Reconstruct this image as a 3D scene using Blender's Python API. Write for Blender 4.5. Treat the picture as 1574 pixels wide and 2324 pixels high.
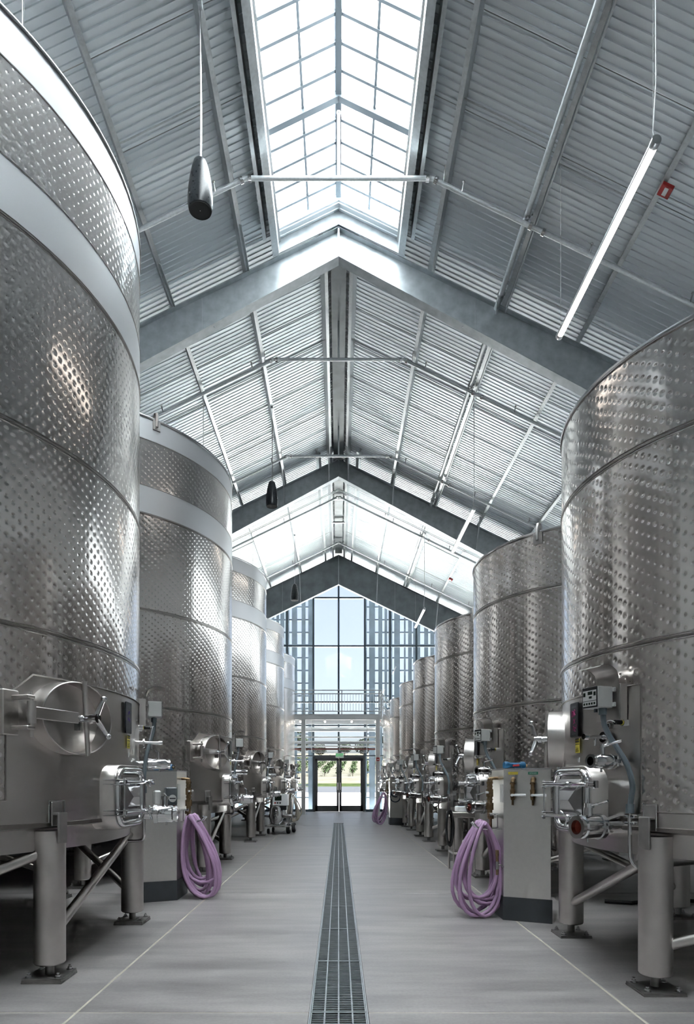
import bpy, math, random
from mathutils import Matrix, Vector
random.seed(7)
PI = math.pi
rad = math.radians
SC = bpy.context.scene
COL = SC.collection
for o in list(bpy.data.objects):
    bpy.data.objects.remove(o)

# ------------------------------------------------------------------ camera
H_CAM = 1.22
cam_d = bpy.data.cameras.new('camera')
cam = bpy.data.objects.new('camera', cam_d)
COL.objects.link(cam)
cam.location = (0, 0, H_CAM)
cam.rotation_euler = (rad(90), 0, 0)
cam_d.sensor_fit = 'HORIZONTAL'
cam_d.sensor_width = 36.0
cam_d.lens = 1500.0 / 1574.0 * 36.0
cam_d.shift_x = 19.0 / 1574.0
cam_d.shift_y = 613.0 / 1574.0
cam_d.clip_start = 0.05
cam_d.clip_end = 600
SC.camera = cam

# ------------------------------------------------------------------ world, sun, exposure
SUN_EL, SUN_AZ = 62.0, 88.0     # azimuth: the sun stands to the right of the hall
world = bpy.data.worlds.new('world')
SC.world = world
world.use_nodes = True
wn = world.node_tree.nodes
wl = world.node_tree.links
wn.clear()
sky = wn.new('ShaderNodeTexSky')
sky.sky_type = 'NISHITA'
sky.sun_disc = False
sky.sun_elevation = rad(SUN_EL)
sky.sun_rotation = rad(SUN_AZ)
sky.altitude = 100
sky.air_density = 0.7
sky.dust_density = 3.5
sky.ozone_density = 1.4
bg = wn.new('ShaderNodeBackground')
bg.inputs['Strength'].default_value = 0.20
wo = wn.new('ShaderNodeOutputWorld')
hs = wn.new('ShaderNodeHueSaturation')          # hazy, pale summer sky
hs.inputs['Saturation'].default_value = 0.62
wl.new(sky.outputs[0], hs.inputs['Color'])
wl.new(hs.outputs[0], bg.inputs[0])
wl.new(bg.outputs[0], wo.inputs[0])
sun_d = bpy.data.lights.new('sun', 'SUN')
sun_d.energy = 65.0
sun_d.angle = rad(0.8)
sun_d.color = (1.0, 0.98, 0.95)
sun = bpy.data.objects.new('sun', sun_d)
COL.objects.link(sun)
_a = rad(SUN_AZ)
_sd = Vector((math.sin(_a) * math.cos(rad(SUN_EL)), math.cos(_a) * math.cos(rad(SUN_EL)), math.sin(rad(SUN_EL))))
sun.rotation_euler = (-_sd).to_track_quat('-Z', 'Y').to_euler()
sun.location = (30, -10, 40)

vs = SC.view_settings
vs.view_transform = 'Standard'
vs.look = 'None'
vs.exposure = 0.74
vs.gamma = 1.0
vs.use_curve_mapping = False
cy = SC.cycles
cy.use_denoising = True
cy.max_bounces = 4
cy.diffuse_bounces = 3
cy.glossy_bounces = 3
cy.use_adaptive_sampling = True
cy.adaptive_threshold = 0.05
cy.adaptive_min_samples = 32
cy.use_light_tree = True
cy.transparent_max_bounces = 6
cy.transmission_bounces = 6
cy.sample_clamp_indirect = 25.0
cy.caustics_reflective = True
cy.caustics_refractive = False
cy.blur_glossy = 0.3

# ------------------------------------------------------------------ mesh helpers
IDM = Matrix.Identity(4)
KIDS = {}
class MB:
    def __init__(self):
        self.v = []; self.f = []; self.uv = None
    def add(self, vs_, fs_, M=None):
        b = len(self.v)
        if M is None:
            self.v.extend([tuple(p) for p in vs_])
        else:
            self.v.extend([tuple(M @ Vector(p)) for p in vs_])
        self.f.extend([tuple(i + b for i in f) for f in fs_])
        return self
    def box(self, c, s, M=None):
        x, y, z = c; a, b, d = s[0] / 2, s[1] / 2, s[2] / 2
        vs_ = [(x + i * a, y + j * b, z + k * d) for i in (-1, 1) for j in (-1, 1) for k in (-1, 1)]
        return self.add(vs_, [(0, 1, 3, 2), (4, 6, 7, 5), (0, 4, 5, 1), (2, 3, 7, 6), (0, 2, 6, 4), (1, 5, 7, 3)], M)
    def cbox(self, c, s, ch, M=None):
        """box with chamfered edges"""
        a, b, d = [q / 2 for q in s]
        h = min(ch, a * .9, b * .9, d * .9)
        vs_ = []; idx = {}
        for i in (-1, 1):
            for j in (-1, 1):
                for k in (-1, 1):
                    for ax in range(3):
                        p = [i * a, j * b, k * d]; q = [a, b, d]
                        for o in range(3):
                            if o != ax: p[o] = (i, j, k)[o] * (q[o] - h)
                        idx[(i, j, k, ax)] = len(vs_)
                        vs_.append((c[0] + p[0], c[1] + p[1], c[2] + p[2]))
        fs_ = []
        for s_ in (-1, 1):
            fs_.append([idx[(s_, j, k, 0)] for j, k in ((-1, -1), (1, -1), (1, 1), (-1, 1))][::s_])
            fs_.append([idx[(i, s_, k, 1)] for i, k in ((-1, -1), (-1, 1), (1, 1), (1, -1))][::s_])
            fs_.append([idx[(i, j, s_, 2)] for i, j in ((-1, -1), (1, -1), (1, 1), (-1, 1))][::s_])
        for i in (-1, 1):
            for j in (-1, 1):
                fs_.append([idx[(i, j, -1, 0)], idx[(i, j, 1, 0)], idx[(i, j, 1, 1)], idx[(i, j, -1, 1)]])
                fs_.append([idx[(i, -1, j, 0)], idx[(i, 1, j, 0)], idx[(i, 1, j, 2)], idx[(i, -1, j, 2)]])
                fs_.append([idx[(-1, i, j, 1)], idx[(1, i, j, 1)], idx[(1, i, j, 2)], idx[(-1, i, j, 2)]])
                for k in (-1, 1):
                    fs_.append([idx[(i, j, k, 0)], idx[(i, j, k, 1)], idx[(i, j, k, 2)]])
        return self.add(vs_, fs_, M)
    def cyl(self, p0, p1, r, seg=16, r2=None, caps=True, M=None):
        p0 = Vector(p0); p1 = Vector(p1)
        if r2 is None: r2 = r
        d = (p1 - p0).normalized()
        u = d.orthogonal().normalized(); w = d.cross(u)
        vs_ = []
        for p, rr in ((p0, r), (p1, r2)):
            for i in range(seg):
                t = 2 * PI * i / seg
                vs_.append(p + u * (rr * math.cos(t)) + w * (rr * math.sin(t)))
        fs_ = [(i, (i + 1) % seg, seg + (i + 1) % seg, seg + i) for i in range(seg)]
        if caps:
            fs_.append(tuple(range(seg - 1, -1, -1))); fs_.append(tuple(range(seg, 2 * seg)))
        return self.add(vs_, fs_, M)
    def lathe(self, prof, seg=32, M=None, a0=0.0, a1=2 * PI):
        """profile of (r, z) around local z"""
        full = abs(a1 - a0 - 2 * PI) < 1e-6
        n = seg if full else seg + 1
        vs_ = []
        for i in range(n):
            t = a0 + (a1 - a0) * i / seg
            for r, z in prof: vs_.append((r * math.cos(t), r * math.sin(t), z))
        m = len(prof); fs_ = []
        for i in range(seg):
            j = (i + 1) % n
            for k in range(m - 1):
                fs_.append((i * m + k, j * m + k, j * m + k + 1, i * m + k + 1))
        return self.add(vs_, fs_, M)
    def tube(self, pts, r, seg=8, closed=False, caps=True, M=None):
        P = [Vector(p) for p in pts]; n = len(P)
        vs_ = []; up = None
        for i in range(n):
            if closed: d = P[(i + 1) % n] - P[i - 1]
            else: d = P[min(i + 1, n - 1)] - P[max(i - 1, 0)]
            if d.length < 1e-9: d = Vector((0, 0, 1))
            d.normalize()
            if up is None: up = d.orthogonal().normalized()
            u = up - d * up.dot(d)
            if u.length < 1e-6: u = d.orthogonal()
            u.normalize(); up = u
            w = d.cross(u)
            for k in range(seg):
                t = 2 * PI * k / seg
                vs_.append(P[i] + u * (r * math.cos(t)) + w * (r * math.sin(t)))
        fs_ = []
        for i in range(n if closed else n - 1):
            j = (i + 1) % n
            for k in range(seg):
                l = (k + 1) % seg
                fs_.append((i * seg + k, i * seg + l, j * seg + l, j * seg + k))
        if caps and not closed:
            fs_.append(tuple(range(seg - 1, -1, -1))); fs_.append(tuple((n - 1) * seg + k for k in range(seg)))
        return self.add(vs_, fs_, M)
    def prism(self, poly, h0, h1, axis='z', M=None):
        """extrude a 2-d polygon along an axis: z:(x,y) y:(x,z) x:(y,z)"""
        def P(p, h):
            return {'z': (p[0], p[1], h), 'y': (p[0], h, p[1]), 'x': (h, p[0], p[1])}[axis]
        n = len(poly)
        vs_ = [P(p, h0) for p in poly] + [P(p, h1) for p in poly]
        fs_ = [(i, (i + 1) % n, n + (i + 1) % n, n + i) for i in range(n)]
        fs_.append(tuple(range(n - 1, -1, -1))); fs_.append(tuple(range(n, 2 * n)))
        return self.add(vs_, fs_, M)
    def ball(self, c, r, seg=12, rings=8, sc=(1, 1, 1), M=None):
        prof = [(r * math.sin(PI * i / rings) + 1e-5, -r * math.cos(PI * i / rings)) for i in range(rings + 1)]
        T = Matrix.Translation(c) @ Matrix.Diagonal((sc[0], sc[1], sc[2], 1))
        return self.lathe(prof, seg, T if M is None else M @ T)
    def quad(self, *pts, M=None):
        return self.add(pts, [tuple(range(len(pts)))], M)
    def mesh(self, name, mat=None, smooth=35):
        me = bpy.data.meshes.new(name)
        me.from_pydata(self.v, [], self.f)
        me.validate(clean_customdata=False)
        if self.uv is not None:
            ul = me.uv_layers.new(name='UVMap')
            for lp in me.loops:
                ul.data[lp.index].uv = self.uv[lp.vertex_index]
        if smooth:
            me.polygons.foreach_set('use_smooth', [True] * len(me.polygons))
            try: me.set_sharp_from_angle(angle=rad(smooth))
            except Exception: pass
        if mat is not None: me.materials.append(mat)
        me.update()
        return me
    def build(self, name, mat, parent=None, smooth=35, fix=True):
        me = self.mesh(name, mat, smooth)
        if fix: fix_normals(me)
        return link(name, me, parent)

import bmesh
def fix_normals(me):
    bm = bmesh.new(); bm.from_mesh(me)
    bmesh.ops.recalc_face_normals(bm, faces=bm.faces)
    bm.to_mesh(me); bm.free()

def link(name, me, parent=None, M=None):
    o = bpy.data.objects.new(name, me)
    COL.objects.link(o)
    if parent is not None:
        o.parent = parent
        KIDS.setdefault(parent.name, []).append(o)
    if M is not None: o.matrix_local = M
    return o
def thing(name, label, cat, loc=(0, 0, 0), rz=0.0, group=None):
    o = bpy.data.objects.new(name, None)
    o.empty_display_size = 0.2
    COL.objects.link(o)
    o.location = loc; o.rotation_euler = (0, 0, rz)
    return tag(o, label, cat, group)
def tag(o, label, cat, group=None):
    o['label'] = label; o['category'] = cat
    if group: o['group'] = group
    return o
def struct(o, label=None):
    o['kind'] = 'structure'
    if label: o['label'] = label
    return o
def sempty(name, label=None):
    o = bpy.data.objects.new(name, None); COL.objects.link(o)
    return struct(o, label)
def copy_tree(o, parent=None, skip=()):
    c = o.copy(); COL.objects.link(c)
    if parent is not None:
        c.parent = parent
        KIDS.setdefault(parent.name, []).append(c)
    for ch in list(KIDS.get(o.name, ())):
        if ch.name.split('.')[0] in skip: continue
        copy_tree(ch, c, skip)
    return c
ORD = ['first', 'second', 'third', 'fourth', 'fifth', 'sixth', 'seventh', 'eighth', 'ninth', 'tenth', 'eleventh', 'twelfth',
       'thirteenth', 'fourteenth', 'fifteenth', 'sixteenth', 'seventeenth', 'eighteenth', 'nineteenth', 'twentieth']

def rrect(w, h, r, n=6):
    """rounded rectangle outline (t, z)"""
    pts = []
    for cx, cz, a in ((w / 2 - r, h / 2 - r, 0), (-w / 2 + r, h / 2 - r, 90), (-w / 2 + r, -h / 2 + r, 180), (w / 2 - r, -h / 2 + r, 270)):
        for i in range(n + 1):
            t = rad(a + 90 * i / n)
            pts.append((cx + r * math.cos(t), cz + r * math.sin(t)))
    return pts

_txt = {}
def text_mesh(s, size, mat, ext=0.0004):
    key = (s, size, mat.name)
    if key in _txt: return _txt[key]
    cu = bpy.data.curves.new('lettering', 'FONT')
    cu.body = s; cu.size = size; cu.align_x = 'CENTER'; cu.align_y = 'CENTER'; cu.extrude = ext
    cu.resolution_u = 3
    o = bpy.data.objects.new('lettering', cu); COL.objects.link(o)
    dg = bpy.context.evaluated_depsgraph_get()
    me = bpy.data.meshes.new_from_object(o.evaluated_get(dg))
    bpy.data.objects.remove(o); bpy.data.curves.remove(cu)
    me.materials.clear(); me.materials.append(mat)
    _txt[key] = me
    return me

# ------------------------------------------------------------------ materials
MATS = {}
def nmat(name):
    m = bpy.data.materials.new(name); m.use_nodes = True
    nt = m.node_tree
    b = nt.nodes.get('Principled BSDF')
    return m, nt, b
def pm(name, col, rough=0.5, metal=0.0, noise=0.0, nscale=8.0, rvar=0.0, bump=0.0, bscale=60.0, emit=None, estr=0.0, spec=None, stretch=None, coat=0.0):
    """plain procedural principled material with optional noise in colour, roughness and relief"""
    if name in MATS: return MATS[name]
    m, nt, b = nmat(name)
    b.inputs['Base Color'].default_value = (*col, 1)
    b.inputs['Roughness'].default_value = rough
    b.inputs['Metallic'].default_value = metal
    if spec is not None: b.inputs['Specular IOR Level'].default_value = spec
    if coat: b.inputs['Coat Weight'].default_value = coat
    if emit:
        b.inputs['Emission Color'].default_value = (*emit, 1); b.inputs['Emission Strength'].default_value = estr
    if noise or rvar or bump:
        tc = nt.nodes.new('ShaderNodeTexCoord')
        mp = nt.nodes.new('ShaderNodeMapping')
        nt.links.new(tc.outputs['Object'], mp.inputs[0])
        if stretch: mp.inputs['Scale'].default_value = stretch
        nz = nt.nodes.new('ShaderNodeTexNoise'); nz.inputs['Scale'].default_value = nscale; nz.inputs['Detail'].default_value = 2
        nt.links.new(mp.outputs[0], nz.inputs['Vector'])
        if noise:
            mr = nt.nodes.new('ShaderNodeMapRange')
            mr.inputs[1].default_value = 0.3; mr.inputs[2].default_value = 0.7
            mr.inputs[3].default_value = 1 - noise; mr.inputs[4].default_value = 1 + noise
            nt.links.new(nz.outputs[0], mr.inputs[0])
            mx = nt.nodes.new('ShaderNodeVectorMath'); mx.operation = 'SCALE'
            mx.inputs[0].default_value = col
            nt.links.new(mr.outputs[0], mx.inputs['Scale'])
            nt.links.new(mx.outputs[0], b.inputs['Base Color'])
        if rvar:
            mr = nt.nodes.new('ShaderNodeMapRange')
            mr.inputs[1].default_value = 0.3; mr.inputs[2].default_value = 0.7
            mr.inputs[3].default_value = max(0.02, rough - rvar); mr.inputs[4].default_value = rough + rvar
            nt.links.new(nz.outputs[0], mr.inputs[0])
            nt.links.new(mr.outputs[0], b.inputs['Roughness'])
        if bump:
            n2 = nt.nodes.new('ShaderNodeTexNoise'); n2.inputs['Scale'].default_value = bscale; n2.inputs['Detail'].default_value = 4
            nt.links.new(mp.outputs[0], n2.inputs['Vector'])
            bp = nt.nodes.new('ShaderNodeBump'); bp.inputs['Strength'].default_value = 1.0; bp.inputs['Distance'].default_value = bump
            nt.links.new(n2.outputs[0], bp.inputs['Height'])
            nt.links.new(bp.outputs[0], b.inputs['Normal'])
    MATS[name] = m
    return m

DIM_R, DIM_H = 0.0125, 0.0016
def dimple_steel():
    """polished stainless sheet pressed with a staggered lattice of dimples (relief only)"""
    m, nt, b = nmat('dimpled stainless')
    N = nt.nodes.new; L = nt.links.new
    b.inputs['Base Color'].default_value = (0.78, 0.745, 0.72, 1)
    b.inputs['Metallic'].default_value = 1.0
    b.inputs['Roughness'].default_value = 0.17
    uv = N('ShaderNodeUVMap'); uv.uv_map = 'UVMap'
    def mth(op, *ins):
        n = N('ShaderNodeMath'); n.operation = op
        for i, q in enumerate(ins):
            if isinstance(q, (int, float)): n.inputs[i].default_value = q
            else: L(q, n.inputs[i])
        return n.outputs[0]
    def vmt(op, a_, b_=None, out=0):
        n = N('ShaderNodeVectorMath'); n.operation = op
        for i, q in enumerate((a_, b_)):
            if q is None: continue
            if isinstance(q, tuple): n.inputs[i].default_value = q
            else: L(q, n.inputs[i])
        return n.outputs[out]
    A, B, SK = 0.0415, 0.076, 0.333        # column pitch, pitch within a column, stagger from column to column
    sp = N('ShaderNodeSeparateXYZ'); L(uv.outputs[0], sp.inputs[0])
    uc = mth('MULTIPLY_ADD', sp.outputs[0], 1 / A, 1000.5)
    ci = mth('FLOOR', uc)
    fu = mth('MULTIPLY', mth('SUBTRACT', mth('SUBTRACT', uc, ci), 0.5), A)
    fv = mth('MULTIPLY', mth('SUBTRACT', mth('FRACT', mth('MULTIPLY_ADD', ci, SK, mth('MULTIPLY_ADD', sp.outputs[1], 1 / B, 0.5))), 0.5), B)
    d2 = mth('ADD', mth('MULTIPLY', fu, fu), mth('MULTIPLY', fv, fv))
    def dent(r, h):
        return mth('MULTIPLY', mth('EXPONENT', mth('MULTIPLY', d2, -1.0 / (r * r))), -h)
    hgt = mth('ADD', dent(DIM_R, DIM_H), dent(0.0042, 0.0007))
    nz = N('ShaderNodeTexNoise'); nz.inputs['Scale'].default_value = 2.0; nz.inputs['Detail'].default_value = 0
    L(uv.outputs[0], nz.inputs['Vector'])
    hgt = mth('ADD', hgt, mth('MULTIPLY', nz.outputs[0], 0.0009))
    bp = N('ShaderNodeBump'); bp.inputs['Strength'].default_value = 1.0; bp.inputs['Distance'].default_value = 1.0
    L(hgt, bp.inputs['Height']); L(bp.outputs[0], b.inputs['Normal'])
    # fine brushed variation of gloss
    mp = N('ShaderNodeMapping'); mp.inputs['Scale'].default_value = (40, 2.0, 1); L(uv.outputs[0], mp.inputs[0])
    n3 = N('ShaderNodeTexNoise'); n3.inputs['Scale'].default_value = 6; n3.inputs['Detail'].default_value = 1
    L(mp.outputs[0], n3.inputs['Vector'])
    mr = N('ShaderNodeMapRange'); mr.inputs[3].default_value = 0.10; mr.inputs[4].default_value = 0.15
    L(n3.outputs[0], mr.inputs[0]); L(mr.outputs[0], b.inputs['Roughness'])
    # a share of the sheet keeps its duller mill finish: second, broader lobe
    b2 = N('ShaderNodeBsdfPrincipled')
    b2.inputs['Base Color'].default_value = b.inputs['Base Color'].default_value
    b2.inputs['Metallic'].default_value = 1.0
    b2.inputs['Roughness'].default_value = 0.36
    L(bp.outputs[0], b2.inputs['Normal'])
    mx = N('ShaderNodeMixShader'); mx.inputs[0].default_value = 0.24
    out = [n for n in nt.nodes if n.type == 'OUTPUT_MATERIAL'][0]
    L(b.outputs[0], mx.inputs[1]); L(b2.outputs[0], mx.inputs[2]); L(mx.outputs[0], out.inputs[0])
    return m
def plain_steel():
    m, nt, b = nmat('brushed stainless')
    N = nt.nodes.new; L = nt.links.new
    b.inputs['Base Color'].default_value = (0.76, 0.725, 0.70, 1)
    b.inputs['Metallic'].default_value = 1.0
    tc = N('ShaderNodeTexCoord')
    mp = N('ShaderNodeMapping'); mp.inputs['Scale'].default_value = (14, 14, 1.0); L(tc.outputs['Object'], mp.inputs[0])
    n3 = N('ShaderNodeTexNoise'); n3.inputs['Scale'].default_value = 3; n3.inputs['Detail'].default_value = 1
    L(mp.outputs[0], n3.inputs['Vector'])
    mr = N('ShaderNodeMapRange'); mr.inputs[3].default_value = 0.27; mr.inputs[4].default_value = 0.31
    L(n3.outputs[0], mr.inputs[0]); L(mr.outputs[0], b.inputs['Roughness'])
    nz = N('ShaderNodeTexNoise'); nz.inputs['Scale'].default_value = 2.2; nz.inputs['Detail'].default_value = 2
    L(tc.outputs['Object'], nz.inputs['Vector'])
    bp = N('ShaderNodeBump'); bp.inputs['Strength'].default_value = 1.0; bp.inputs['Distance'].default_value = 0.006
    L(nz.outputs[0], bp.inputs['Height']); L(bp.outputs[0], b.inputs['Normal'])
    return m
def concrete():
    m, nt, b = nmat('power-trowelled concrete')
    N = nt.nodes.new; L = nt.links.new
    geo = N('ShaderNodeNewGeometry')
    mp = N('ShaderNodeMapping'); mp.inputs['Scale'].default_value = (0.5, 2.6, 1); L(geo.outputs['Position'], mp.inputs[0])
    n1 = N('ShaderNodeTexNoise'); n1.inputs['Scale'].default_value = 1.7; n1.inputs['Detail'].default_value = 6; n1.inputs['Roughness'].default_value = 0.66
    L(mp.outputs[0], n1.inputs['Vector'])
    cr = N('ShaderNodeMapRange'); cr.interpolation_type = 'SMOOTHSTEP'
    cr.inputs[1].default_value = 0.25; cr.inputs[2].default_value = 0.75; cr.inputs[3].default_value = 0.70; cr.inputs[4].default_value = 1.24
    L(n1.outputs[0], cr.inputs[0])
    n0 = N('ShaderNodeTexNoise'); n0.inputs['Scale'].default_value = 0.55; n0.inputs['Detail'].default_value = 1
    L(geo.outputs['Position'], n0.inputs['Vector'])
    mxc = N('ShaderNodeMix'); mxc.data_type = 'RGBA'
    mxc.inputs['A'].default_value = (0.268, 0.252, 0.258, 1); mxc.inputs['B'].default_value = (0.315, 0.298, 0.285, 1)
    L(n0.outputs[0], mxc.inputs['Factor'])
    v0 = N('ShaderNodeVectorMath'); v0.operation = 'SCALE'
    L(mxc.outputs['Result'], v0.inputs[0]); L(cr.outputs[0], v0.inputs['Scale'])
    n2 = N('ShaderNodeTexNoise'); n2.inputs['Scale'].default_value = 55; n2.inputs['Detail'].default_value = 2
    L(geo.outputs['Position'], n2.inputs['Vector'])
    mr = N('ShaderNodeMapRange'); mr.inputs[1].default_value = 0.3; mr.inputs[2].default_value = 0.7; mr.inputs[3].default_value = 0.92; mr.inputs[4].default_value = 1.06
    L(n2.outputs[0], mr.inputs[0])
    vm = N('ShaderNodeVectorMath'); vm.operation = 'SCALE'
    L(v0.outputs[0], vm.inputs[0]); L(mr.outputs[0], vm.inputs['Scale'])
    L(vm.outputs[0], b.inputs['Base Color'])
    m2 = N('ShaderNodeMapRange'); m2.inputs[1].default_value = 0.3; m2.inputs[2].default_value = 0.7; m2.inputs[3].default_value = 0.33; m2.inputs[4].default_value = 0.43
    L(n1.outputs[0], m2.inputs[0]); L(m2.outputs[0], b.inputs['Roughness'])
    bp = N('ShaderNodeBump'); bp.inputs['Strength'].default_value = 1; bp.inputs['Distance'].default_value = 0.0006
    L(n2.outputs[0], bp.inputs['Height']); L(bp.outputs[0], b.inputs['Normal'])
    return m
def thin_glass(name, tint=(0.93, 0.97, 0.98), refl=0.12):
    m, nt, b = nmat(name)
    N = nt.nodes.new; L = nt.links.new
    nt.nodes.remove(b)
    out = [n for n in nt.nodes if n.type == 'OUTPUT_MATERIAL'][0]
    t = N('ShaderNodeBsdfTransparent'); t.inputs[0].default_value = (*tint, 1)
    g = N('ShaderNodeBsdfGlossy'); g.inputs['Roughness'].default_value = 0.02
    fr = N('ShaderNodeFresnel'); fr.inputs[0].default_value = 1.45
    mx = N('ShaderNodeMixShader')
    L(fr.outputs[0], mx.inputs[0]); L(t.outputs[0], mx.inputs[1]); L(g.outputs[0], mx.inputs[2])
    L(mx.outputs[0], out.inputs[0])
    return m
def translucent(name, col):
    m, nt, b = nmat(name)
    N = nt.nodes.new; L = nt.links.new
    nt.nodes.remove(b)
    out = [n for n in nt.nodes if n.type == 'OUTPUT_MATERIAL'][0]
    t = N('ShaderNodeBsdfTranslucent'); t.inputs[0].default_value = (*col, 1)
    d = N('ShaderNodeBsdfDiffuse'); d.inputs[0].default_value = (0.8, 0.82, 0.83, 1)
    mx = N('ShaderNodeMixShader'); mx.inputs[0].default_value = 0.25
    L(t.outputs[0], mx.inputs[1]); L(d.outputs[0], mx.inputs[2])
    L(mx.outputs[0], out.inputs[0])
    return m

M_DIMPLE = dimple_steel()
M_STEEL = plain_steel()
M_SMOOTH = pm('satin stainless band', (0.68, 0.69, 0.71), 0.40, 1.0)
M_LEG = pm('satin stainless tube', (0.62, 0.585, 0.56), 0.36, 1.0, noise=0.08, nscale=6, rvar=0.07)
M_WELD = pm('weld bead', (0.30, 0.28, 0.26), 0.38, 1.0, bump=0.002, bscale=120)
M_SEAM = pm('dark weld seam', (0.34, 0.325, 0.31), 0.3, 1.0)
M_BRACKET = pm('mill finish steel plate', (0.44, 0.425, 0.415), 0.42, 1.0, noise=0.15, nscale=10)
M_CHROME = pm('polished stainless', (0.72, 0.72, 0.73), 0.09, 1.0)
M_BRIGHT = pm('semi polished stainless', (0.66, 0.66, 0.665), 0.18, 1.0)
M_FOOT = pm('foot plate steel', (0.27, 0.26, 0.25), 0.45, 0.9, noise=0.2, nscale=14)
M_GALV = pm('galvanized steel', (0.50, 0.53, 0.545), 0.38, 0.75, noise=0.10, nscale=22, rvar=0.08)
M_FRAME = pm('galvanized frame steel', (0.40, 0.435, 0.455), 0.40, 0.6, noise=0.14, nscale=7, rvar=0.06)
M_DECK = pm('ribbed roof sheet', (0.70, 0.75, 0.785), 0.43, 0.7)
M_PIPE = pm('galvanized pipe', (0.62, 0.65, 0.665), 0.38, 0.6, noise=0.08, nscale=30)
M_ROOFTOP = pm('roof membrane', (0.45, 0.45, 0.45), 0.8)
M_WALL = pm('painted wall sheet', (0.50, 0.50, 0.50), 0.6)
M_CONC = concrete()
M_SEAL = pm('joint sealant', (0.46, 0.43, 0.36), 0.7, noise=0.15, nscale=9)
M_PIT = pm('drain channel', (0.06, 0.062, 0.062), 0.6)
M_GRATE = pm('galvanized grating', (0.46, 0.49, 0.50), 0.38, 0.8, noise=0.12, nscale=12)
M_BLACK = pm('black plastic', (0.018, 0.019, 0.021), 0.38)
M_SPK = pm('speaker body', (0.022, 0.026, 0.030), 0.30, rvar=0.04, nscale=40)
M_GRILL = pm('speaker grille', (0.006, 0.007, 0.008), 0.75)
M_RUBBER = pm('black rubber', (0.02, 0.02, 0.021), 0.6)
M_GREYP = pm('grey plastic', (0.50, 0.51, 0.50), 0.42)
M_DGREY = pm('dark grey plastic', (0.10, 0.115, 0.125), 0.4)
M_PVC = pm('grey pvc conduit', (0.13, 0.16, 0.18), 0.42)
M_CAB = pm('cabinet stainless', (0.67, 0.655, 0.63), 0.30, 1.0, noise=0.02, nscale=30, rvar=0.02)
M_PLINTH = pm('plinth', (0.045, 0.05, 0.055), 0.55, noise=0.1)
M_BRASS = pm('aged brass', (0.30, 0.21, 0.12), 0.42, 0.9, noise=0.3, nscale=40)
M_PURPLE = pm('lilac rubber hose', (0.43, 0.27, 0.44), 0.48, noise=0.06, nscale=5)
M_BEIGE = pm('beige hose', (0.45, 0.40, 0.33), 0.6)
M_NAVY = pm('navy hose', (0.02, 0.035, 0.06), 0.5)
M_WHITE = pm('white plastic', (0.75, 0.76, 0.77), 0.4)
M_YELLOW = pm('yellow label', (0.62, 0.52, 0.06), 0.5)
M_GREEN = pm('green label', (0.01, 0.14, 0.075), 0.5)
M_INK = pm('black ink', (0.012, 0.012, 0.012), 0.6)
M_INKG = pm('grey ink', (0.10, 0.11, 0.12), 0.6)
M_PINK = pm('pink marker', (0.55, 0.05, 0.24), 0.6)
M_SLATE = pm('chalkboard sheet', (0.014, 0.017, 0.022), 0.35)
M_RED = pm('red paint', (0.36, 0.02, 0.02), 0.45)
M_BLUE = pm('blue rubber', (0.012, 0.10, 0.22), 0.42)
M_LCD = pm('display glass', (0.02, 0.03, 0.02), 0.15)
M_ORANGE = pm('orange gasket', (0.24, 0.035, 0.012), 0.5)
M_ALU = pm('aluminium', (0.62, 0.63, 0.64), 0.3, 1.0)
M_MULL = pm('dark bronze mullion', (0.05, 0.075, 0.095), 0.4, 0.3)
M_DOOR = pm('dark door frame', (0.045, 0.05, 0.055), 0.4, 0.3)
M_SLAT = pm('weathered screen board', (0.11, 0.15, 0.19), 0.7, noise=0.2, nscale=2)
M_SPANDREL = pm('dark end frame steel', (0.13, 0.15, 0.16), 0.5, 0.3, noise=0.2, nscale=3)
M_BACKW = pm('pale end wall sheet', (0.58, 0.58, 0.575), 0.6)
M_PLAT = pm('grey painted steel', (0.52, 0.55, 0.57), 0.45, noise=0.03)
M_GLASS = thin_glass('window glass')
M_PANE = translucent('translucent skylight panel', (0.86, 0.95, 1.0))
M_FILL_STRIP = translucent('added opal fill panel', (0.14, 0.155, 0.165))  # for the added daylight strips hidden behind the tanks
M_SKYF = pm('skylight bar', (0.13, 0.155, 0.175), 0.5, 0.2)
M_LED = pm('led diffuser', (0.9, 0.88, 0.85), 0.5, emit=(1.0, 0.90, 0.80), estr=7.0)
M_EXIT = pm('exit letters', (0.0, 0.5, 0.1), 0.5, emit=(0.02, 0.75, 0.12), estr=0.45)
M_EXIT.cycles.emission_sampling = 'NONE'
# ================================================================== building shell
Y_BACK, Y_FAR = -6.0, 27.3
W = 7.0
F_Y = [3.15, 11.0, 18.85, 26.7]
SL = 0.485
Z_APEX = 10.39                    # top of the frames at the ridge
PUR = 0.20                        # purlin depth
def z_top(x): return Z_APEX - SL * abs(x)
def z_deck(x): return z_top(x) + PUR * 1.11

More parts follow.
